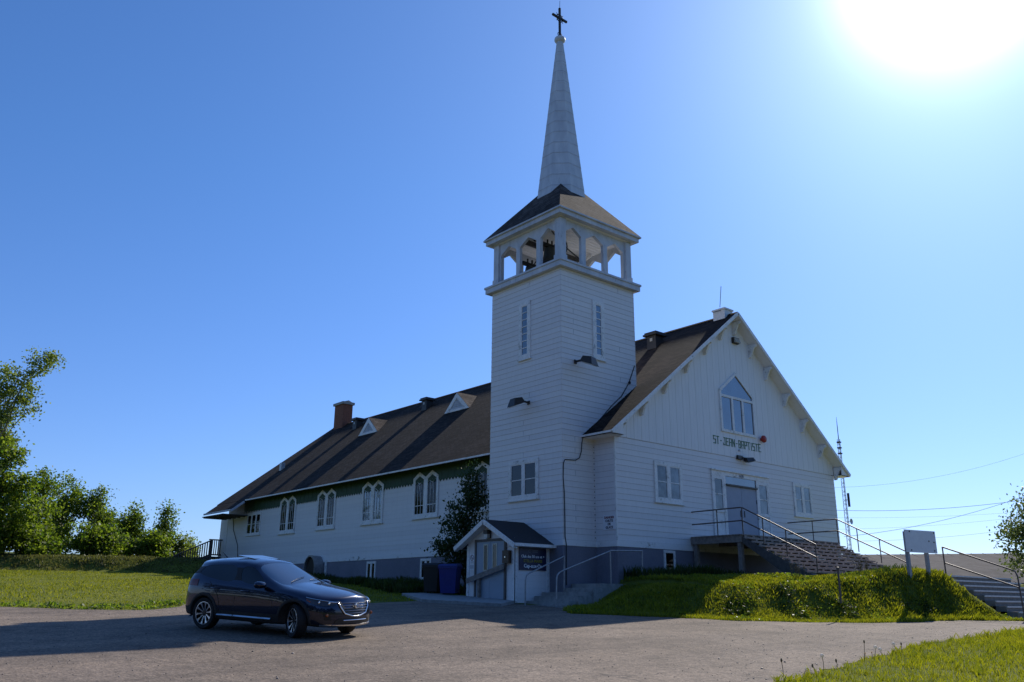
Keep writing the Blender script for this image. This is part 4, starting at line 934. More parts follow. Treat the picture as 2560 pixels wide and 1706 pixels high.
# ---- the front stairs
fs = empty('front_stairs', (8.9,-3.5,2.4), 'wide grey timber stairs with landing in front of the church doors', 'stairs')
X0, X1, YL, ZL = 5.58, 12.15, -3.25, 3.81
mb = MB(); 
for k in range(15): mb.box(X0-.03, X1+.03, YL-.04+k*.15, YL-.04+k*.15+.138, ZL-.04, ZL)
mb.build('landing', m_wood, fs)
mb = MB(); mb.box(X0, X1, YL, YL+.05, ZL-.28, ZL-.042); mb.box(X0, X0+.05, YL+.05, -1.02, ZL-.28, ZL-.042); mb.box(X1-.05, X1, YL+.05, -1.02, ZL-.28, ZL-.042)
for x in (7.3, 8.9, 10.5): mb.box(x, x+.05, YL+.05, -1.02, ZL-.28, ZL-.045)
mb.build('landing_frame', m_wood, fs)
for x, y in ((X0+.05,YL+.07),(X0+.05,-1.25),(8.9,YL+.07),(X1-.2,YL+.07)):
    mb = MB(); mb.box(x, x+.15, y, y+.15, 2.0, ZL-.281); mb.build('post', m_wood, fs)
run, rise, n = .29, .148, 9
for i in range(n):
    mb = MB(); y = YL-.02-run*i; zz = ZL-rise*(i+1)
    for k in (0, 1): mb.box(X0+.06, X1-.02+.02*(i % 2), y-.13-k*.145, y-.13-k*.145+.132, zz-.04, zz)
    mb.box(X0+.08, X1-.06, y-.052, y-.03, zz+.001, zz+rise-.088)
    for q in range(14):
        xq = X0+.10+q*.48+(.24 if i % 2 else 0); mb.box(xq, min(xq+.12, X1-.06), y-.050, y-.03, zz+rise-.087, zz+rise-.041)
    mb.build('tread', m_stair, fs)
for x in (X0+.02, 7.7, 9.9, X1-.08):
    mb = MB(); h = n*rise; mb.prism([(x,YL+.0,ZL-.30),(x,YL,ZL-.10),(x,YL-run*n,ZL-.10-h),(x,YL-run*n-.0,ZL-.40-h),(x,YL-run*n+.5,ZL-.40-h+.0)], (.05,0,0)); mb.build('stringer', m_wood_d, fs)
def stair_rail(x, label):
    t = empty('stair_railing', (x, YL, ZL), label, 'handrail', 'handrails')
    yA, yB = YL-.03, -6.05; zA = ZL+.93; zB = 3.33
    for dz in (0, -.46): 
        mb = MB(); mb.tube([(x,-1.06,zA+dz-.02),(x,yA+.05,zA+dz),(x,yA-.06,zA+dz-.03),(x,yB,zB+dz*.9)], .024, 8); mb.build('rail', m_rail, t, smooth=50)
    for y in (-2.2, yA, -4.10, -4.97, yB+.02):
        zt = zA if y >= yA else zA+(zB-zA)*(yA-y)/(yA-yB)
        mb = MB(); mb.tube([(x,y,zt-.01),(x,y,(ZL if y >= yA else zt-.88)-.02)], .020, 8); mb.build('post', m_rail, t, smooth=50)
    return t
t = stair_rail(5.66, 'rusty two-bar pipe railing on the left side of the front stairs')
mb = MB(); mb.tube([(5.72,-3.25,ZL+.12),(5.72,-3.24,ZL+.55)], .035, 8); mb.build('can_holder', m_steel, t, label='short bright metal tube clamped to the corner post')
stair_rail(12.08, 'rusty two-bar pipe railing on the right side of the front stairs')
# ---- concrete steps down to the drive at the right
rs = empty('roadside_steps', (12,-9.5,1.8), 'grey concrete steps with pale nosings cut into the bank at the right edge', 'steps')
m_nose = plain('pale_step_edge', (.55,.55,.54), .7); m_stepd = plain('dark_concrete', (.20,.185,.17), .85, 0, .2, 7)
for i in range(8):
    mb = MB(); y = -7.9-.31*i; zz = 2.44-.165*i; mb.box(9.75, 15.5, y-.30, y+.35, zz-.5, zz); o = mb.build('step', m_stepd, rs)
    mb = MB(); mb.box(9.75, 15.5, y-.335, y-.301, zz-.045, zz+.004); mb.build('nosing', m_nose, o)
pipe_rail('pipe_handrail', 'dark two-bar pipe handrail of the roadside steps at the right edge', [('rail', [(9.5,-8.43,3.33),(9.5,-10.45,2.56),(9.5,-10.57,2.50),(9.5,-10.62,2.36),(9.5,-10.65,1.0)]), ('rail', [(9.5,-8.46,2.81),(9.5,-10.64,2.0)]), ('post', [(9.5,-8.43,3.33),(9.5,-8.44,2.1)])], m=m_rail)
# ---- blank sign board on two posts, seen from behind
sb = empty('notice_board', (8.1,-8.35,2.6), 'blank white board on two posts standing on the grass bank', 'sign')
mb = MB(); mb.box(7.38, 8.88, -8.37, -8.34, 3.09, 3.80); mb.build('board', m_signwhite, sb)
for x, y in ((8.81,3.75),(8.52,3.47),(8.77,3.44),(8.75,3.17),(7.61,3.75),(7.61,3.16)):
    mb = MB(); mb.lathe([(0,-.012),(.024,-.01),(.024,0)], (x,-8.37,y), 'y', 8); mb.build('bolt', m_iron, sb)
for x in (7.50, 8.43):
    mb = MB(); mb.box(x-.05, x+.05, -8.335, -8.235, 1.8, 3.75); mb.build('post', plain('grey_post', (.36,.36,.37), .7), sb)
sb.rotation_euler.z = R(-12)
mb = MB(); mb.tube([(3.15,-8.15,1.5),(3.14,-8.16,2.42)], .03, 8); mb.lathe([(0,-.05),(.05,-.03),(.05,.03),(0,.05)], (3.14,-8.16,2.46), 'z', 8); tag(mb.build('survey_stake', m_brown), 'short grey metal stake on the crest of the grass bank', 'stake')
# ---- bins
def bin_(x, y, s, m, label, wide):
    zb = gz(x, y)+.09; t = empty('wheeled_bin', (x,y,zb), label, 'bin', 'wheeled bins', (0,0,R(-52)))
    def L(b, *args, **kw): return b.build(*args, t, local=True, **kw)
    w, d, h = wide/2, .36*s, 1.0*s
    mb = MB(); mb.hexa([(-w*.8,-d*.75,.06),(w*.8,-d*.75,.06),(w*.8,d*.75,.06),(-w*.8,d*.75,.06),(-w,-d,h),(w,-d,h),(w,d,h),(-w,d,h)]); mb.box(-w*1.06,w*1.06,-d*1.06,d*1.06,h-.08,h-.001)
    mb.box(-w*.9,w*.9,-d*.9,d*.9,.55*h,.58*h); o = L(mb, 'tub', m)
    mb = MB(); mb.hexa([(-w*1.08,-d*1.1,h),(w*1.08,-d*1.1,h),(w*1.08,d*1.1,h),(-w*1.08,d*1.1,h),(-w*.95,-d*.9,h+.07),(w*.95,-d*.9,h+.07),(w*.95,d,h+.11),(-w*.95,d,h+.11)]); L(mb, 'lid', m)
    mb = MB(); mb.tube([(-w,d*1.15,h-.03),(w,d*1.15,h-.03)], .02, 8); L(mb, 'handle', m)
    for sx in (-1, 1): mb = MB(); mb.lathe([(0,-.035),(.11,-.035),(.12,0),(.11,.035),(0,.035)], (sx*w*.85,d*.75,.12), 'x', 16); L(mb, 'wheel', m_black)
bin_(-1.75, 4.0, .98, m_binblue, 'blue wheeled recycling bin beside the porch', .66)
bin_(-1.75, 5.05, .98, m_binblack, 'black wheeled rubbish bin left of the blue one', .58)
# ---- rear timber deck and stair
dk = empty('rear_deck', (.8,34,3), 'dark timber deck and railing at the rear corner of the church', 'deck')
mb = MB(); mb.box(.9, 3.4, 33.0, 35.2, 3.9, 4.0); mb.build('platform', m_wood_d, dk)
mb = MB(); mb.beam((.75,33.0,5.02),(3.4,33.0,5.02),.1,.07); mb.beam((.9,33.0,4.98),(-1.3,33.2,3.95),.1,.07)
mb.beam((.9,33.0,4.1),(3.4,33.0,4.1),.06,.09); mb.beam((.9,33.0,4.05),(-1.3,33.2,3.05),.06,.2)
for k in range(12): x = .95+k*.13; mb.box(x, x+.05, 32.98, 33.02, 4.1, 5.0)
for k in range(15): x = .8-k*.145; zz = 4.98-(.9-x)*.47; mb.box(x, x+.06, 33.05, 33.09, zz-.92, zz)
mb.build('railing', m_wood_d, dk)
for x in (.9, 2.2): mb = MB(); mb.box(x-.07, x+.07, 32.95, 33.09, 2.6, 5.0); mb.build('post', m_wood_d, dk)
mb = MB(); mb.box(-.2, .9, 33.0, 33.06, 2.6, 3.9); mb.build('lattice_panel', m_wood_d, dk)
# ---- long low building behind at right
gb = empty('low_building', (52,-1,2.6), 'long low building with a broad grey-brown roof far right behind the concrete steps', 'building')
A_ = Vector((32.0,11.0,0)); B_ = Vector((60.,-13.5,0)); dd = (B_-A_).normalized(); nn = Vector((dd.y,-dd.x,0))
if nn.x > 0: nn = -nn
G = Pl(A_, dd, nn); Lg = (B_-A_).length
mb = MB(); G.slab(mb, [(.3,1.5),(Lg-.3,1.5),(Lg-.3,2.9),(.3,2.9)], -8.5, -.3); mb.build('wall', m_ribbed, gb)
mb = MB(); P = G.P; mb.hexa([P(0,2.72,0),P(Lg,2.80,0),P(Lg,5.42,-9),P(0,4.82,-9),P(0,2.84,0),P(Lg,2.92,0),P(Lg,5.56,-9),P(0,4.96,-9)]); mb.build('roof', m_ribbed, gb)
mb = MB(); k = .0
while k < Lg:
    t_ = k/Lg; mb.beam(P(k,2.85+.08*t_,.0), P(k,4.97+.6*t_,-9), .05, .03); k += .9
mb.build('roof_seams', m_ribbed, gb)
# ---- lattice radio mast and wires
ms = empty('radio_mast', (64.2,24.6,3), 'thin steel lattice radio mast behind the right corner of the church', 'mast')
cx, cy, zb, zt = 64.2, 24.6, 3.0, 18.2; legs = [(cx+.24*math.cos(t), cy+.24*math.sin(t)) for t in (R(100), R(220), R(340))]
mb = MB()
for x, y in legs: mb.tube([(x,y,zb),(cx+(x-cx)*.6,cy+(y-cy)*.6,zt)], .035, 5)
zz = zb; i = 0
while zz < zt-.45:
    f0 = 1-.4*(zz-zb)/(zt-zb)
    for q in range(3):
        p, r = legs[q], legs[(q+1)%3]
        if i % 2: p, r = r, p
        mb.tube([(cx+(p[0]-cx)*f0,cy+(p[1]-cy)*f0,zz),(cx+(r[0]-cx)*f0,cy+(r[1]-cy)*f0,zz+.45)], .018, 4)
    zz += .45; i += 1
mb.build('lattice', m_mesh_gal, ms)
mb = MB(); mb.tube([(cx,cy,zt-.3),(cx,cy,19.6),(cx,cy,20.6)], [.05,.04,.015], 6)
for zz in (16.6,17.2,17.8): mb.box(cx-.18, cx+.18, cy-.18, cy+.18, zz, zz+.12)
mb.build('whip_antenna', m_iron, ms)
mb = MB(); mb.box(cx+.4*Rh[0]-.09, cx+.4*Rh[0]+.09, cy+.4*Rh[1]-.09, cy+.4*Rh[1]+.09, 11.1, 12.5); mb.beam((cx,cy,11.8),(cx+.4*Rh[0],cy+.4*Rh[1],11.8),.05,.05); mb.build('panel_antenna', m_iron, ms)
mb = MB(); mb.lathe([(0,.1),(.2,.06),(.30,0)], (cx+.45*Rh[0],cy+.45*Rh[1],9.6), 'y', 12); mb.beam((cx,cy,9.6),(cx+.45*Rh[0],cy+.45*Rh[1],9.6),.05,.05); mb.build('dish_antenna', m_steel, ms)
def wire(p, q, sag, r, label):
    p, q = Vector(p), Vector(q); pts = []
    for t in np.linspace(-.15, 1.35, 25): v = p.lerp(q, t); v.z -= sag*4*t*(1-t); pts.append(v)
    mb = MB(); mb.tube(pts, r*.6, 5); tag(mb.build('overhead_wire', m_wire), label, 'wire', 'overhead wires right of the church')
wire((36.11,9.11,9.25),(45.87,.83,11.7), .45, .010, 'highest overhead wire rising steeply to the right of the church')
wire((35.52,9.61,7.65),(44.45,2.04,8.29), .22, .022, 'thick overhead wire running almost level just above the low building')
wire((36.88,8.46,6.05),(44.69,1.84,8.38), .25, .020, 'thick sagging overhead wire climbing from the stairs to the right tree')
wire((35.6,9.55,7.15),(44.13,2.31,7.54), .1, .008, 'faint level overhead wire below the thick level one')
wire((37.3,8.11,5.61),(43.75,2.63,6.3), .1, .011, 'lowest overhead wire passing behind the white notice board')
wire((36.4,8.9,6.4),(43.8,2.5,7.1), .1, .008, 'faint overhead wire between the sagging one and the lowest one')
# ------------------------------------------------------------------ trees
def tree(name, label, base, H, blobs, nleaf, size, leafmat, barkmat, seed, lean=(0,0), trunk_r=.14, cat='tree', group=None, clump=16, sig=.24, limbs=12, droop=0, trunks=1):
    """blobs: (dx, dy, z, rx, rz) ellipsoids that the leaf clumps fill"""
    r = np.random.default_rng(seed); rr = random.Random(seed); x, y, z = base
    t = empty(name, base, label, cat, group)
    wts = np.array([b[3]**2*b[4] for b in blobs])**.75; wts /= wts.sum(); nc = nleaf//clump
    bi = r.choice(len(blobs), nc, p=wts); B = np.array(blobs)[bi]
    d = r.normal(0,1,(nc,3)); d /= np.linalg.norm(d, axis=1, keepdims=True); rad = r.uniform(.12, 1, nc)**.42
    wob = 1+.22*np.sin(3*np.arctan2(d[:,1],d[:,0])+seed)+.18*np.sin(5*d[:,2]+seed*1.3)
    C = np.stack([x+B[:,0]+d[:,0]*B[:,3]*rad*wob, y+B[:,1]+d[:,1]*B[:,3]*rad*wob, z+B[:,2]+d[:,2]*B[:,4]*rad], 1)
    cs = np.repeat(C, clump, 0); sg = np.repeat(sig*r.uniform(.5, 1.6, nc), clump)[:,None]
    Pn_ = cs + r.normal(0,1,cs.shape)*sg*np.array([1,1,.75])
    V, Q = leaf_cards(Pn_, size, seed+1, droop)
    link('crown', npmesh('crown', V, Q, leafmat, False), t)
    mb = MB()
    for k in range(trunks):
        ox = rr.uniform(-.35,.35)*(k > 0); pts = []; rs = []
        for q in np.linspace(0, 1, 8): pts.append((x+ox+lean[0]*q**1.3+rr.uniform(-.07,.07), y+lean[1]*q**1.3+rr.uniform(-.07,.07), z-.2+q*H*.86)); rs.append(trunk_r*(1-.88*q))
        mb.tube(pts, rs, 7)
    for k in range(limbs):
        c = C[rr.randrange(nc)]; q = min(.8, max(.12, (c[2]-z)/H-.16)); i = q*7; j = int(i); p0 = Vector(pts[j]).lerp(Vector(pts[min(7,j+1)]), i-j)
        c = Vector(c); mid = p0.lerp(c, .5)+Vector((rr.uniform(-.15,.15), rr.uniform(-.15,.15), .12*(c-p0).length)); r0 = trunk_r*(1-.88*q)*.5
        mb.tube([p0, mid, c], [r0, r0*.6, .008], 5)
    mb.build('trunk', barkmat, t, smooth=60)
    return t
BG = 'trees beyond the grassy bank'
def G3(x, y): return (x, y, gz(x, y))
def bg_tree(label, x, y, H, wid, n, seed, leafmat=m_leaf, size=.19, low=.10, kind_='oval', lean=(0,0), **kw):
    r = random.Random(seed); bl = []
    for k in range(9):
        q = low+(1-low)*(k+.5)/9; prof = {'oval': math.sin(math.pi*min(1, .18+q*.80))**.8, 'cone': 1.12-q}[kind_]
        for m in range(2): bl.append((r.uniform(-.5,.5)*wid*prof+lean[0]*q**1.3, r.uniform(-.5,.5)*wid*prof+lean[1]*q**1.3, q*H*.97, wid*prof*r.uniform(.38,.66), H*r.uniform(.06,.11)))
    return tree('leafy_tree', label, G3(x, y), H, bl, int(n*1.15), size*.82, leafmat, m_bark, seed, lean, group=BG, sig=.23, clump=24, limbs=18, **kw)
# the tall leaning tree at the left edge
b_ = G3(-12.1, 34.2); H = 12.2
r = random.Random(5); bl = []
for dx, dz, rx, rz in ((-.4,5.2,1.0,.8),(.3,6.2,.9,.8),(-.6,6.8,.9,.8),(.6,7.2,.95,.9),(-.1,8.0,1.0,.8),(.9,8.2,.8,.7),(.2,8.9,1.0,.7),(1.3,9.0,.8,.6),(.8,9.6,.8,.6),(1.7,9.8,.7,.7),(1.5,10.5,.65,.6),(1.9,11.0,.6,.5),(1.35,11.3,.5,.45),(-1.3,9.4,.7,.6),(-.9,10.2,.6,.5),(-.2,10.4,.55,.5),(-2.0,8.4,.9,.8),(-1.6,7.2,1.0,.8),(.9,6.4,.7,.6),(-1.9,6.0,1.0,.8),(1.2,5.4,.6,.5)):
    dx = dx*1.12+.15; bl.append((dx*Rh[0]+r.uniform(-.6,.6)*Fh[0], dx*Rh[1]+r.uniform(-.6,.6)*Fh[1], dz, rx*.9, rz*.85))
tree('leaning_poplar', 'tall pale-trunked tree leaning right at the left edge of the photo', b_, H, bl, 12500, .16, m_leaf2, m_bark, 31, (1.5*Rh[0], 1.5*Rh[1]), .17, group=BG, sig=.21, clump=24, limbs=40, trunks=2)
bg_tree('broad bright green tree in front of the leaning pale-trunked one', -11.3, 32.6, 6.3, 2.5, 11000, 41, size=.24, low=.02)
bg_tree('wide dark green tree at the far left edge behind the leaning one', -15.5, 36.5, 6.4, 2.8, 8000, 42, low=.02)
bg_tree('slender tree just right of the leaning one, with a wispy pointed top', -8.8, 34.6, 5.2, 1.3, 5200, 43, low=.03)
bg_tree('round-topped tree, tallest of the row in the middle', -6.6, 38.4, 5.0, 1.75, 8500, 44, low=.02)
bg_tree('bushy tree overlapping the right side of the tallest middle one', -4.7, 37.6, 4.35, 1.4, 7000, 45, low=.02)
bg_tree('two-headed tree halfway along the row with gaps of sky in its crown', -3.0, 36.4, 3.35, 1.35, 6000, 46, low=.03)
bg_tree('narrow upright tree near the right end of the row', -1.2, 35.6, 3.45, 1.0, 4600, 47, low=.03, kind_='cone')
bg_tree('small pale sapling right of the narrow upright tree', -.1, 35.0, 1.9, .75, 2400, 48, m_leaf2, size=.2, low=.03, kind_='cone')
bg_tree('thin pale sapling nearest the rear deck of the church', .9, 36.4, 1.75, .65, 2000, 49, m_leaf2, size=.2, low=.03, kind_='cone')
bg_tree('low spreading thicket tree filling the gap under the middle row', -5.6, 34.0, 1.9, 2.3, 6500, 50, m_leaf, size=.22, low=.0)
bg_tree('short dense tree at the foot of the two-headed one', -2.4, 33.9, 1.5, 1.4, 3800, 51, m_leaf, size=.22, low=.0)
bg_tree('low leafy thicket at the foot of the leaning pale-trunked tree', -9.6, 33.2, 2.2, 2.3, 5200, 52, m_leaf, size=.22, low=.0)
bg_tree('low leafy thicket at the far left edge under the dark tree', -13.5, 34.6, 2.2, 2.4, 5200, 53, m_leaf, size=.22, low=.0)
# right edge tree
b_ = G3(28.35, -4.9); bl = []
for dx, dz, rx, rz in ((-.2,1.2,1.5,.7),(.9,1.5,1.6,.9),(-.9,2.2,.9,.7),(.3,2.6,1.4,.9),(-.6,3.2,1.0,.7),(.6,3.7,1.3,.9),(1.6,3.2,1.3,1.0),(.2,4.5,1.0,.6),(1.0,4.7,1.1,.6),(1.9,4.3,1.0,.7),(-1.1,2.9,.6,.5),(2.4,2.2,1.3,1.2)):
    bl.append((dx*Rh[0], dx*Rh[1], dz*.93, rx, rz))
tree('roadside_tree', 'grey-green round tree at the right edge beside the low building', b_, 5.2, bl, 10000, .15, m_leaf3, m_barkd, 61, trunk_r=.13, sig=.24, limbs=20)
# dark rowan against the nave wall
b_ = (.25, 5.75, gz(.25, 5.75)); bl = []
for dx, dz, rx, rz in ((.35,4.75,.30,.42),(.25,4.2,.50,.40),(.45,3.7,.62,.4),(-.05,3.3,.62,.42),(.3,2.7,.70,.45),(-.45,2.6,.55,.38),(-.35,1.9,.70,.42),(.3,1.9,.65,.42),(-.75,1.75,.45,.28),(0,1.3,.60,.38),(-.4,1.0,.5,.3),(.2,.85,.5,.3)):
    bl.append((dx*Rh[0]-.1, dx*Rh[1]+.0, dz*.98, rx, rz))
tree('rowan_tree', 'dark drooping rowan squeezed between the tower and the nave windows', b_, 5.2, [(q[0],q[1],q[2],q[3]*.88,q[4]) for q in bl], 7600, .115, m_leafd, m_barkd, 71, trunk_r=.07, sig=.15, limbs=22, droop=.55, clump=14)
# the wood on the far side of the road, behind the camera
r = np.random.default_rng(90); P_ = []
for k in range(1100):
    th = r.uniform(R(95), R(285)); rad = r.uniform(34, 46); x = CAM.x+rad*math.sin(YAW+th); y = CAM.y+rad*math.cos(YAW+th)
    h = r.uniform(.0, 1)**.8*(15+3*math.sin(th*7)+2.5*math.sin(th*17+1)); P_.append((x, y, h+gz(x, y)))
P_ = np.repeat(np.array(P_), 26, 0); P_ = P_ + r.normal(0, .95, P_.shape)
V, Q = leaf_cards(P_, 1.15, 91)
kind(link('far_wood', npmesh('far_wood', V, Q, m_leafd, False)), 'stuff')
# dandelions along the drive edge, dry weeds by the stairs
for sx_, sy_, lab in ((4.55,-6.0,'clump of tall dry weed stalks on the bank left of the front stairs'),(7.3,-6.7,'sparse reddish dry stalks at the foot of the front stairs')):
    rr = random.Random(int(sx_*10)); mb = MB()
    for k_ in range(16):
        x_, y_ = sx_+rr.uniform(-.28,.28), sy_+rr.uniform(-.2,.2); z_ = gz(x_, y_); h_ = rr.uniform(.25,.5); lx, ly = rr.uniform(-.08,.08), rr.uniform(-.08,.08)
        mb.tube([(x_,y_,z_-.03),(x_+lx*.5,y_+ly*.5,z_+h_*.6),(x_+lx,y_+ly,z_+h_)], [.006,.005,.003], 4)
        for q_ in range(5): zz = z_+h_*(.55+.1*q_); f_ = .55+.1*q_; mb.tube([(x_+lx*f_,y_+ly*f_,zz),(x_+lx*f_+rr.uniform(-.04,.04),y_+ly*f_+rr.uniform(-.04,.04),zz+.03)], [.012,.004], 4)
    tag(mb.build('dry_weed', m_dry), lab, 'weed')
def dandelion(x, y, h, typ, label, seed):
    rr = random.Random(seed); z = gz(x, y); t = empty('dandelion', (x,y,z), label, 'flower', 'dandelions')
    tx, ty = x+rr.uniform(-.05,.05), y+rr.uniform(-.05,.05); mb = MB(); mb.tube([(x,y,z-.02),((x+tx)/2+.01,(y+ty)/2,z+h*.55),(tx,ty,z+h)], .005, 5); mb.build('stem', m_dry, t)
    mb = MB()
    if typ == 'clock':
        n = 70
        for i in range(n):
            ph = math.acos(1-2*(i+.5)/n); th = math.pi*(1+5**.5)*i; d = Vector((math.cos(th)*math.sin(ph), math.sin(th)*math.sin(ph), math.cos(ph))); c = Vector((tx,ty,z+h))+d*.030; s_ = d.cross(Vector((.3,.2,1))).normalized()*.010; q_ = d.cross(s_)
            mb.add([c-s_, c+q_, c+s_, c-q_], [(0,1,2,3)])
        mb.build('seed_head', m_fluff, t)
    elif typ == 'flower':
        for k in range(22):
            th = k*2.399; rad = .012+.018*(k/22); mb.add([Vector((tx,ty,z+h)), Vector((tx+rad*math.cos(th-.25),ty+rad*math.sin(th-.25),z+h+.012)), Vector((tx+rad*math.cos(th+.25),ty+rad*math.sin(th+.25),z+h+.012))], [(0,1,2)])
        mb.build('petals', m_dandy, t)
    else:
        mb.lathe([(0,-.03),(.012,-.02),(.016,0),(.010,.025),(0,.03)], (tx,ty,z+h), 'z', 8); mb.build('closed_bud', m_dry, t)
for a_ in [(-9.2,-14.1,.29,'bud','tall closed dandelion bud, leftmost along the edge of the drive'),(-8.13,-13.75,.07,'clock','low dandelion clock lying near the asphalt at the left end'),(-7.84,-13.8,.10,'bud','short dark closed bud left of the lone tall dandelion clock'),(-7.44,-13.7,.22,'clock','lone tall dandelion clock left of the yellow flowers'),(-7.12,-13.75,.13,'bud','dark closed bud just right of the lone tall clock'),
    (-5.5,-13.35,.11,'flower','yellow dandelion flower, leftmost of the yellow pair'),(-5.24,-13.4,.21,'clock','tallest dandelion clock, standing above the yellow flowers'),(-5.4,-13.45,.13,'flower','yellow dandelion flower right under the tallest clock'),(-5.42,-13.3,.30,'bud','thin tall closed stalk behind the yellow flowers'),(-4.58,-13.2,.12,'clock','small dandelion clock between the yellow flowers and the right clump'),
    (-3.81,-13.1,.17,'clock','dandelion clock in the clump farthest to the right'),(-3.62,-13.1,.16,'bud','closed bud, rightmost of the dandelions along the drive'),(-5.34,-15.49,.07,'flower','yellow dandelion alone in the mown grass at the lower right'),(-8.63,-14.2,.05,'flower','very low yellow dandelion at the corner of the grass')]: dandelion(*a_[:5], int(abs(a_[0]*100)))
# ------------------------------------------------------------------ the parked car (local frame: x forward from the rear axle, y left, z up)
cxr, cyr, ch_ = -12.80, -3.38, -1.227
fx = Vector((math.cos(ch_), math.sin(ch_), 0)); fl_ = Vector((-fx.y, fx.x, 0))
pz = lambda x, y: float(plane(np.array(x), np.array(y)))
fx.z = (pz(cxr+fx.x*2.57, cyr+fx.y*2.57)-pz(cxr, cyr))/2.57; fl_.z = pz(cxr+fl_.x, cyr+fl_.y)-pz(cxr, cyr)
fx.normalize(); fz = fx.cross(fl_).normalized(); fl_ = fz.cross(fx)
car = empty('parked_car', (cxr, cyr, pz(cxr, cyr)+.006), 'dark blue compact crossover car parked on the asphalt with its sunroof tilted', 'car', rot=Matrix((fx, fl_, fz)).transposed().to_euler()); car.scale = (.955, .955, .925)
def cb(mb, name, m, parent=None, smooth=None, label=None): return mb.build(name, m, parent or car, smooth=smooth, local=True, label=label)
# body control cage: rows from the sill up to the roof centre, columns from tail to nose
cols = [
 [(-.72,0,.26),(-.80,0,.30),(-.835,0,.46),(-.84,0,.64),(-.80,0,.90),(-.77,0,1.01),(-.755,0,1.07),(-.60,0,1.36),(-.62,0,1.43),(-.63,0,1.455),(-.63,0,1.46)],
 [(-.70,.50,.26),(-.78,.52,.30),(-.815,.52,.46),(-.82,.52,.64),(-.785,.53,.90),(-.75,.53,1.01),(-.735,.52,1.07),(-.575,.46,1.34),(-.60,.44,1.42),(-.61,.26,1.45),(-.63,0,1.46)],
 [(-.58,.74,.26),(-.66,.78,.30),(-.69,.80,.46),(-.69,.81,.64),(-.65,.80,.90),(-.62,.77,1.03),(-.60,.735,1.12),(-.47,.60,1.31),(-.48,.55,1.395),(-.50,.32,1.445),(-.50,0,1.46)],
 [(-.40,.80,.24),(-.42,.84,.28),(-.43,.865,.46),(-.43,.87,.64),(-.42,.86,.90),(-.40,.83,1.04),(-.38,.775,1.15),(-.27,.64,1.335),(-.26,.58,1.42),(-.26,.34,1.48),(-.26,0,1.495)],
 [(.02,.80,.22),(.02,.84,.26),(.02,.875,.46),(.02,.88,.64),(.02,.872,.90),(.02,.835,1.015),(.02,.80,1.085),(.06,.645,1.36),(.06,.59,1.445),(.06,.35,1.51),(.06,0,1.525)],
 [(.45,.80,.21),(.45,.84,.25),(.45,.87,.42),(.45,.872,.62),(.45,.868,.88),(.45,.835,.975),(.45,.81,1.015),(.42,.65,1.375),(.42,.60,1.45),(.42,.36,1.52),(.42,0,1.535)],
 [(.84,.80,.21),(.84,.84,.25),(.84,.868,.42),(.84,.87,.62),(.84,.866,.87),(.84,.835,.96),(.84,.812,1.0),(.74,.65,1.375),(.74,.605,1.45),(.74,.36,1.515),(.74,0,1.53)],
 [(.94,.80,.21),(.94,.84,.25),(.94,.868,.42),(.94,.87,.62),(.94,.866,.868),(.94,.835,.957),(.94,.812,.997),(.83,.65,1.373),(.83,.605,1.448),(.83,.36,1.51),(.83,0,1.525)],
 [(1.45,.80,.21),(1.45,.84,.25),(1.45,.87,.42),(1.45,.872,.62),(1.45,.868,.86),(1.45,.835,.945),(1.45,.81,.985),(1.12,.635,1.345),(1.10,.59,1.42),(1.10,.35,1.475),(1.10,0,1.49)],
 [(1.86,.80,.21),(1.86,.84,.25),(1.86,.872,.42),(1.86,.876,.62),(1.86,.868,.86),(1.86,.83,.935),(1.80,.80,.985),(1.20,.625,1.325),(1.17,.575,1.40),(1.16,.34,1.455),(1.16,0,1.47)],
 [(2.02,.80,.21),(2.02,.84,.25),(2.02,.875,.42),(2.02,.88,.62),(2.02,.872,.86),(2.02,.83,.93),(1.96,.79,.975),(1.30,.605,1.285),(1.235,.55,1.375),(1.215,.33,1.435),(1.21,0,1.45)],
 [(2.22,.80,.22),(2.22,.84,.26),(2.22,.88,.44),(2.22,.888,.64),(2.22,.876,.85),(2.22,.83,.925),(2.18,.76,.965),(2.05,.69,.985),(2.08,.56,1.02),(2.14,.32,1.045),(2.16,0,1.055)],
 [(2.57,.80,.24),(2.57,.85,.28),(2.57,.885,.46),(2.57,.892,.64),(2.57,.872,.82),(2.57,.80,.895),(2.55,.71,.935),(2.50,.62,.955),(2.50,.48,.975),(2.50,.28,.995),(2.50,0,1.003)],
 [(2.96,.80,.24),(2.96,.85,.28),(2.96,.868,.46),(2.96,.868,.62),(2.96,.84,.76),(2.96,.755,.835),(2.95,.66,.87),(2.94,.56,.89),(2.94,.44,.91),(2.94,.26,.93),(2.94,0,.94)],
 [(3.14,.70,.20),(3.20,.74,.26),(3.22,.765,.44),(3.22,.755,.60),(3.20,.71,.70),(3.19,.65,.765),(3.20,.57,.80),(3.21,.49,.82),(3.22,.38,.84),(3.23,.22,.86),(3.23,0,.87)],
 [(3.32,.44,.19),(3.38,.46,.25),(3.39,.48,.44),(3.385,.47,.58),(3.36,.45,.68),(3.345,.43,.74),(3.34,.40,.775),(3.335,.36,.795),(3.335,.28,.81),(3.335,.15,.825),(3.335,0,.835)],
 [(3.37,0,.18),(3.435,0,.25),(3.45,0,.44),(3.445,0,.58),(3.415,0,.68),(3.395,0,.745),(3.385,0,.785),(3.37,0,.805),(3.355,0,.82),(3.34,0,.83),(3.335,0,.835)]]
PAINT, GLASS_S, GLASS_W, CLAD, GLASS_R, UNDER = range(6)
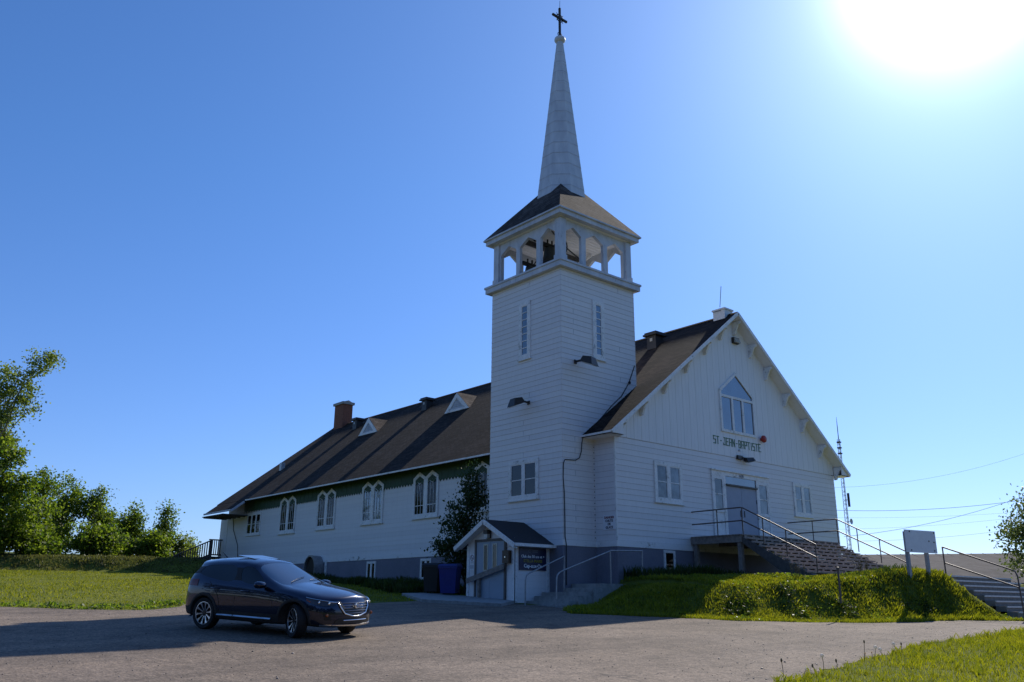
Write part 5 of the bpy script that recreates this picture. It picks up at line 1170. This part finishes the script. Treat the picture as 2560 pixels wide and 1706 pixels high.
def cage():
    bm = bmesh.new(); nr = 11; nc = len(cols); grid = {}
    for sg in (1, -1):
        for ci in range(nc):
            for ri in range(nr):
                x, y, z = cols[ci][ri]
                if sg == -1 and y == 0: grid[sg,ci,ri] = grid[1,ci,ri]; continue
                grid[sg,ci,ri] = bm.verts.new((x, sg*y, z))
    for sg in (1, -1):
        for ci in range(nc-1):
            for ri in range(nr-1):
                q = [grid[sg,ci,ri], grid[sg,ci+1,ri], grid[sg,ci+1,ri+1], grid[sg,ci,ri+1]]
                q2 = []
                for v in q:
                    if v not in q2: q2.append(v)
                if sg == -1: q2.reverse()
                if len(q2) < 3: continue
                try: f = bm.faces.new(q2)
                except ValueError: continue
                m = PAINT
                if ri == 6 and ci in (3,4,5,7,8): m = GLASS_S
                if ri == 6 and ci == 2: m = CLAD
                if ri == 6 and ci == 6: m = CLAD
                if ci == 10 and ri in (7,8,9): m = GLASS_W
                if ci in (0,1) and ri == 6: m = GLASS_R if ci == 0 else CLAD
                if ri <= 0: m = CLAD
                if ri == 1 and ci < 13: m = CLAD
                f.material_index = m
    bmesh.ops.remove_doubles(bm, verts=bm.verts, dist=1e-5)
    # close the underside
    lo = [e for e in bm.edges if len(e.link_faces) == 1]
    if lo:
        r_ = bmesh.ops.holes_fill(bm, edges=lo, sides=0)
        for f in r_['faces']: f.material_index = UNDER
    cl = bm.edges.layers.float.new('crease_edge')
    def crease(sel, w):
        for e in bm.edges:
            if sel(e): e[cl] = w
    gl = {GLASS_S, GLASS_W, GLASS_R}
    crease(lambda e: len(e.link_faces) == 2 and (e.link_faces[0].material_index in gl) != (e.link_faces[1].material_index in gl), .55)
    cs = {(ci,5) for ci in range(3,15)} | {(ci,4) for ci in range(0,16)}
    bmesh.ops.recalc_face_normals(bm, faces=bm.faces)
    me = bpy.data.meshes.new('body'); bm.to_mesh(me); bm.free(); return me
me = cage()
for m in (m_paint, m_carglass, m_screen, m_clad, m_carglass, m_black): me.materials.append(m)
tmp = bpy.data.objects.new('tmp_body', me); COL.objects.link(tmp)
sub = tmp.modifiers.new('s', 'SUBSURF'); sub.levels = 3; sub.render_levels = 3
def cutter(x, sg):
    mb = MB(); mb.lathe([(0,.60*sg),(.372,.60*sg),(.372,1.05*sg),(0,1.05*sg)], (x,0,.335), 'y', 40)
    m_ = bpy.data.meshes.new('cut'); m_.from_pydata(mb.v, [], mb.f); bm = bmesh.new(); bm.from_mesh(m_); bmesh.ops.remove_doubles(bm, verts=bm.verts, dist=1e-5); bmesh.ops.recalc_face_normals(bm, faces=bm.faces); bm.to_mesh(m_); bm.free()
    for _ in range(5): m_.materials.append(m_black)
    m_.materials.append(m_black); m_.polygons.foreach_set('material_index', [UNDER]*len(m_.polygons))
    o = bpy.data.objects.new('tmp_cut', m_); COL.objects.link(o); return o
cuts = [cutter(x, sg) for x in (0, 2.57) for sg in (1, -1)]
for c_ in cuts:
    bo = tmp.modifiers.new('b', 'BOOLEAN'); bo.operation = 'DIFFERENCE'; bo.object = c_; bo.solver = 'EXACT'
dg = bpy.context.evaluated_depsgraph_get(); dg.update(); full = bpy.data.meshes.new_from_object(tmp.evaluated_get(dg))
for o in cuts+[tmp]: bpy.data.objects.remove(o)
def subset(src, idx, name, test=None, off=0.0, thick=0.0):
    bm = bmesh.new(); bm.from_mesh(src); bm.normal_update()
    kill = [f for f in bm.faces if f.material_index not in idx or (test and not test(f.calc_center_median()))]
    bmesh.ops.delete(bm, geom=kill, context='FACES')
    if off:
        for v in bm.verts: v.co += v.normal*off
    m_ = bpy.data.meshes.new(name); bm.to_mesh(m_); bm.free(); m_.polygons.foreach_set('use_smooth', [True]*len(m_.polygons)); return m_
def put(m_, name, mats, parent=None):
    if len(mats) == 1: m_.polygons.foreach_set('material_index', [0]*len(m_.polygons))
    if len(mats) == 1:
        m_.materials.clear(); m_.materials.append(mats[0])
    else:
        for k in mats: m_.materials.append(k)
    return link(name, m_, parent or car, True)
mats6 = [m_paint, m_carglass, m_screen, m_clad, m_carglass, m_black]
body = put(subset(full, {PAINT, CLAD, UNDER}, 'body'), 'body', mats6)
for sg in (-1, 1):
    for lo_, hi_, nm in ((.88, 9, 'front_window'), (-.02, .88, 'rear_window'), (-9, -.02, 'quarter_window')):
        put(subset(full, {GLASS_S}, nm, lambda c: c.y*sg > 0 and lo_ < c.x-.0 <= hi_, -.004), nm, [m_carglass])
put(subset(full, {GLASS_W}, 'windscreen', None, -.003), 'windscreen', [m_screen])
put(subset(full, {GLASS_R}, 'tailgate_window', None, -.003), 'tailgate_window', [m_carglass])
bmb = bmesh.new(); bmb.from_mesh(full); bvh = BVHTree.FromBMesh(bmb)
def hit(o, d):
    r_ = bvh.ray_cast(Vector(o), Vector(d).normalized()); return r_[0], r_[1]
def side(x, z, sg, off=.006):       # point on the flank at (x, z)
    p, n_ = hit((x, sg*1.5, z), (0, -sg, 0)); 
    return (p + Vector((0, sg, 0))*off) if p else Vector((x, sg*.86, z))
def front(y, z, off=.008):
    p, n_ = hit((4.5, y, z), (-1, 0, 0)); return (p + Vector((1, 0, 0))*off) if p else Vector((3.4, y, z))
def diag(y, z, sg, off=.008):        # front corner, seen from ahead and outside; y measured across that view
    d = Vector((-.8, -sg*.6, 0)); o = Vector((3.0, 0, z)) - d*2.5 + Vector((-.6*sg*0, 0, 0)) + Vector((.6*-1, .8*sg, 0))*y
    p, n_ = hit(o, d); return (p - d*off) if p else None
def patch(mb, rows, thick=None):
    vs = [p for r_ in rows for p in r_]; k = len(rows[0]); mb.add(vs, [(i*k+j, i*k+j+1, (i+1)*k+j+1, (i+1)*k+j) for i in range(len(rows)-1) for j in range(k-1)])
# shut lines, sill trim, handles
for sg in (-1, 1):
    mb = MB()
    for pl_ in ([(.40,.98),(.36,.78),(.30,.62)],):
        pass
    mb.tube([side(.10,1.0,sg,.001), side(.22,.92,sg,.001), side(.40,.74,sg,.001), side(.46,.60,sg,.001), side(.47,.40,sg,.001)], .007, 5)
    mb.tube([side(.90,.96,sg,.001), side(.91,.70,sg,.001), side(.91,.36,sg,.001)], .007, 5)
    mb.tube([side(1.98,.92,sg,.001), side(1.99,.70,sg,.001), side(1.99,.36,sg,.001)], .007, 5)
    cb(mb, 'shut_line', m_black, body)
    for x0_, x1_ in ((.44,.905),(.925,1.98)):
        mb = MB(); n_ = 8; patch(mb, [[side(x0_+(x1_-x0_)*k/n_, z_, sg, .012+.026*(z_ < .335)) for k in range(n_+1)] for z_ in (.318,.33,.352,.36)]); cb(mb, 'sill_trim', m_chrome, smooth=50)
    for x_ in (.30, 1.10):
        zz = .865 if x_ < .5 else .845; mb = MB(); p0, p1 = side(x_,zz+.012,sg,.03), side(x_+.19,zz,sg,.03)
        if x_ < .5: p0, p1 = side(x_-.08,zz+.012,sg,.03), side(x_+.11,zz,sg,.03)
        mb.tube([p0-Vector((0,sg*.03,0)), p0, p0.lerp(p1,.5)+Vector((0,sg*.006,0)), p1, p1-Vector((0,sg*.03,0))], .014, 8); cb(mb, 'door_handle', m_paint, smooth=50)
    # mirror
    mb = MB(); c_ = Vector((1.72, sg*.97, 1.0)); ring = [(.0,.0,.0)]
    for xo, s1, s2 in ((-.06,.5,.5),(-.055,.95,.92),(-.02,1.0,1.0),(.05,.9,.85),(.10,.6,.5),(.115,.2,.15)): ring.append((xo,s1,s2))
    vs = []; 
    for xo, s1, s2 in ring[1:]:
        for j in range(16): t_ = 2*math.pi*j/16; vs.append(c_+Vector((xo, sg*.12*s1*math.copysign(abs(math.cos(t_))**.7, math.cos(t_)), .075*s2*math.copysign(abs(math.sin(t_))**.7, math.sin(t_)))))
    mb.add(vs, [(i*16+j, i*16+(j+1)%16, (i+1)*16+(j+1)%16, (i+1)*16+j) for i in range(5) for j in range(16)]+[tuple(range(16)), tuple(range(80,96))])
    mi = cb(mb, 'door_mirror', m_paint, smooth=45); mb = MB(); mb.beam((1.74,sg*.80,.945),(1.73,sg*.93,.965),.07,.03); cb(mb, 'mirror_arm', m_black, mi)
    # wheel-arch cladding
    for xw in (0, 2.57):
        mb = MB(); rows = []
        for r_w, o_ in ((.372,-.03),(.373,.012),(.40,.018),(.43,.014),(.437,.0)):
            row = []
            for t_ in np.linspace(R(-14), R(194), 33):
                p = side(xw+r_w*math.cos(t_)*1.02, max(.2, .335+r_w*math.sin(t_)), sg, 0) if r_w > .4 else None
                q_ = side(xw+.41*math.cos(t_)*1.02, max(.23, .335+.41*math.sin(t_)), sg, 0)
                y_ = (p.y if p and abs(p.y) > .7 else q_.y); row.append(Vector((xw+r_w*math.cos(t_), y_+sg*o_, .335+r_w*math.sin(t_))))
            rows.append(row)
        patch(mb, rows); cb(mb, 'arch_cladding', m_clad, smooth=50)
    # lamps
    mb = MB(); n_ = 10; top = []; bot = []
    hp = [(2.93,.845,None),]
    rows = [[], [], [], []]
    for k in range(n_+1):
        f_ = k/n_; x_ = 2.90+.40*f_; zt_ = .800-.085*f_; zb_ = zt_-(.018+.085*math.sin(math.pi*min(1,.12+f_*.75)))
        for i_, q_ in enumerate((0,.33,.66,1)):
            z_ = zt_+(zb_-zt_)*q_; y_ = .86-.40*f_**1.6; p, nn_ = hit((x_+1.4, sg*(y_+1.0), z_), (-1.4, -sg*1.0, 0))
            rows[i_].append((p+Vector((.008, sg*.008, .002))) if p else Vector((x_, sg*y_, z_)))
    patch(mb, rows); hl = cb(mb, 'headlight', m_head, smooth=60)
    mb = MB(); mb.tube([rows[0][k]+Vector((.004,sg*.004,.003)) for k in range(n_+1)], .009, 6); cb(mb, 'chrome_brow', m_chrome, hl)
    for k in (5, 8): c_ = rows[1][k].lerp(rows[2][k],.4); mb = MB(); mb.lathe([(0,.012),(.022,.01),(.030,.0)], c_, 'x', 12); cb(mb, 'lamp_projector', m_chrome, hl)
    mb = MB(); patch(mb, [[p+Vector((.004,sg*.005,0)) for p in rows[2][0:3]], [p+Vector((.004,sg*.005,0)) for p in rows[3][0:3]]]); cb(mb, 'indicator', m_amber, hl)
    mb = MB(); rows = []
    for z_ in (.90,.95,1.0,1.04):
        row = []
        for k in range(8):
            f_ = k/7; o_ = Vector((-.9-.6+1.1*f_*.0, 0, z_)); 
            ang = R(150)-R(75)*f_; d_ = Vector((math.cos(ang), sg*math.sin(ang), 0)); p, nn_ = hit(Vector((-.35, sg*.45, z_))+d_*1.5, -d_); row.append((p+d_*.010) if p else Vector((-.7, sg*.7, z_)))
        rows.append(row)
    patch(mb, rows); cb(mb, 'tail_light', m_tail, smooth=60)
    # fog lamp recess and lower trim strip
    mb = MB(); patch(mb, [[diag(y_, z_, sg, .006) or Vector((3.2,sg*.7,z_)) for y_ in ys] for z_, ys in ((.50,(.34,.38,.42,.46)),(.44,(.30,.34,.38,.43)),(.37,(.26,.31,.36,.41)))]); fo = cb(mb, 'fog_lamp_recess', m_black, smooth=60)
    mb = MB(); c_ = (diag(.37,.47,sg,.012) or Vector((3.25,sg*.66,.47))); mb.lathe([(0,-.02),(.03,-.015),(.034,0),(.03,.015),(0,.02)], c_, 'x', 12); cb(mb, 'fog_lamp', m_amber, fo)
    mb = MB(); patch(mb, [[diag(y_, z_, sg, .016) or Vector((3.2,sg*.7,z_)) for y_ in (.12,.2,.3,.4,.50)] for z_ in (.252,.264,.282,.29)]); cb(mb, 'corner_trim', m_chrome, smooth=60)
# grille, badge, bumper chrome
gp_ = [(-.42,.735),(.42,.735),(.40,.62),(.30,.50),(.12,.455),(0,.445),(-.12,.455),(-.30,.50),(-.40,.62)]
mb = MB()
pts = [front(y_, z_, .012) for y_, z_ in gp_]; cen = front(0, .60, .012)
mb.add([cen]+pts, [(0, i+1, (i+1) % len(pts)+1) for i in range(len(pts))]); gr_ = cb(mb, 'grille', m_black, smooth=60)
for z_ in (.70,.65,.60,.55,.50):
    hw = np.interp(z_, [.455,.50,.62,.735], [.10,.28,.385,.405]); mb = MB(); mb.tube([front(y_, z_, .022) for y_ in np.linspace(-hw, hw, 11)], .0075, 6); cb(mb, 'grille_slat', m_dchrome, gr_, smooth=50)
mb = MB(); path = [front(y_, z_, .022) for y_, z_ in [(.60,.715),(.50,.715),(.44,.72),(.405,.62),(.31,.495),(.12,.447),(0,.437),(-.12,.447),(-.31,.495),(-.405,.62),(-.44,.72),(-.50,.715),(-.60,.715)]]
mb.tube(path, [.006,.008,.014,.017,.016,.015,.015,.015,.016,.017,.014,.008,.006], 8); cb(mb, 'grille_surround', m_chrome, gr_, smooth=50)
mb = MB(); bc = front(0, .645, .045)
mb.tube([bc+Vector((0, .062*math.cos(t_), .050*math.sin(t_))) for t_ in np.linspace(0, 2*math.pi, 29)], .008, 6, False)
mb.tube([bc+Vector((0, y_, z_)) for y_, z_ in ((-.055,.022),(-.03,.018),(0,-.018),(.03,.018),(.055,.022))], .007, 6)
mb.lathe([(.05,0),(0,.004)], bc-Vector((.012,0,0)), 'x', 20); cb(mb, 'badge', m_chrome, smooth=50)
mb = MB(); patch(mb, [[front(y_, z_, .010) for y_ in np.linspace(-.50*k_, .50*k_, 11)] for z_, k_ in ((.40,.86),(.36,1.0),(.30,1.04))]); cb(mb, 'lower_intake', m_black, smooth=60)
mb = MB(); mb.tube([front(y_, .365, .026) for y_ in np.linspace(-.34, .34, 9)], .009, 6); cb(mb, 'intake_bar', m_chrome, smooth=50)
mb = MB(); patch(mb, [[front(y_, z_+.02*abs(y_), o_) for y_ in np.linspace(-.56, .56, 13)] for z_, o_ in ((.235,.012),(.250,.034),(.275,.034),(.285,.012))]); cb(mb, 'bumper_lip', m_chrome, smooth=60)
# tilted sunroof, aerial, wipers
def top(x, y, off=.006): p, n_ = hit((x, y, 3), (0,0,-1)); return p+Vector((0,0,off))
mb = MB(); A0 = [top(.86,-.36,.004), top(.86,.36,.004)]; B0 = [top(.34,.36,.055), top(.34,-.36,.055)]; q_ = [A0[0],A0[1],B0[0],B0[1]]; mb.prism(q_, (0,0,.012)); cb(mb, 'sunroof', m_carglass)
mb = MB(); mb.tube([top(-.35,0,.0), top(-.35,0,.02)+Vector((-.03,0,.02)), top(-.35,0,.02)+Vector((-.18,0,.12))], [.02,.012,.004], 6); cb(mb, 'aerial', m_black)
for y0_, y1_ in ((-.45,.05),(.10,.52)):
    mb = MB(); mb.tube([top(2.06,y0_,.012), top(2.0,(y0_+y1_)/2,.02), top(1.93,y1_,.012)], .006, 5); cb(mb, 'wiper', m_black)
mb = MB(); mb.beam((-.70,-.30,.52),(-.70,.30,.52),.02,.12); bmb.free()
# wheels
def wheel(x, sg, steer=0):
    t_ = empty_local('wheel', (x, sg*.745, .335), steer, sg)
    mb = MB(); R0 = .335; w_ = .105; pr = [(.238,-w_*.9),(.27,-w_),(.315,-w_*.98),(.332,-w_*.75),(R0,-w_*.4),(R0,w_*.4),(.332,w_*.75),(.315,w_*.98),(.27,w_),(.238,w_*.9)]
    mb.lathe(pr, (0,0,0), 'y', 40); cb(mb, 'tyre', m_tyre, t_, smooth=40)
    mb = MB(); mb.lathe([(.238,-.094),(.232,-.094),(.225,-.07),(.222,.03),(.235,.09),(.238,.09)], (0,0,0), 'y', 40); mb.lathe([(0,-.02),(.22,-.02),(.223,-.0)], (0,0,0), 'y', 40)
    f0 = len(mb.f)
    for k in range(10):
        th = 2*math.pi*k/10+.16; u_ = Vector((math.cos(th),0,math.sin(th))); v_ = Vector((-math.sin(th),0,math.cos(th))); n_ = Vector((0,-1,0))
        def sp(r_, h_, d_): return u_*r_+v_*h_+n_*d_
        mb.cur = 1; mb.add([sp(.055,-.010,.062),sp(.055,.010,.062),sp(.155,.011,.078),sp(.226,.030,.088),sp(.226,-.030,.088),sp(.155,-.011,.078)], [(0,1,2,5),(5,2,3,4)])
        mb.cur = 0; mb.add([sp(.055,-.016,.060),sp(.155,-.019,.074),sp(.226,-.036,.084),sp(.226,-.040,.03),sp(.055,-.02,.03),sp(.055,.016,.060),sp(.155,.019,.074),sp(.226,.036,.084),sp(.226,.040,.03),sp(.055,.02,.03)], [(0,1,2,3,4),(9,8,7,6,5),(0,5,6,1),(1,6,7,2),(0,4,9,5)])
    mb.lathe([(.07,-.03),(.07,-.058),(.06,-.066),(.03,-.068),(0,-.068)], (0,0,0), 'y', 24)
    mb.cur = 1; mb.lathe([(.239,-.0955),(.226,-.0965),(.224,-.085)], (0,0,0), 'y', 40); mb.cur = 0
    cb(mb, 'rim', [m_rimb, m_rims], t_)
def empty_local(name, loc, steer, sg):
    mb = MB(); mb.lathe([(.0,-.05),(.09,-.05),(.15,.0),(.15,.04),(0,.05)], (0,0,0), 'y', 24); o = cb(mb, name, m_iron)
    o.location = loc; o.rotation_euler = (0, 0, steer + (math.pi if sg > 0 else 0)); return o
for x in (0, 2.57):
    for sg in (-1, 1): wheel(x, sg, R(-24) if x > 1 else 0)
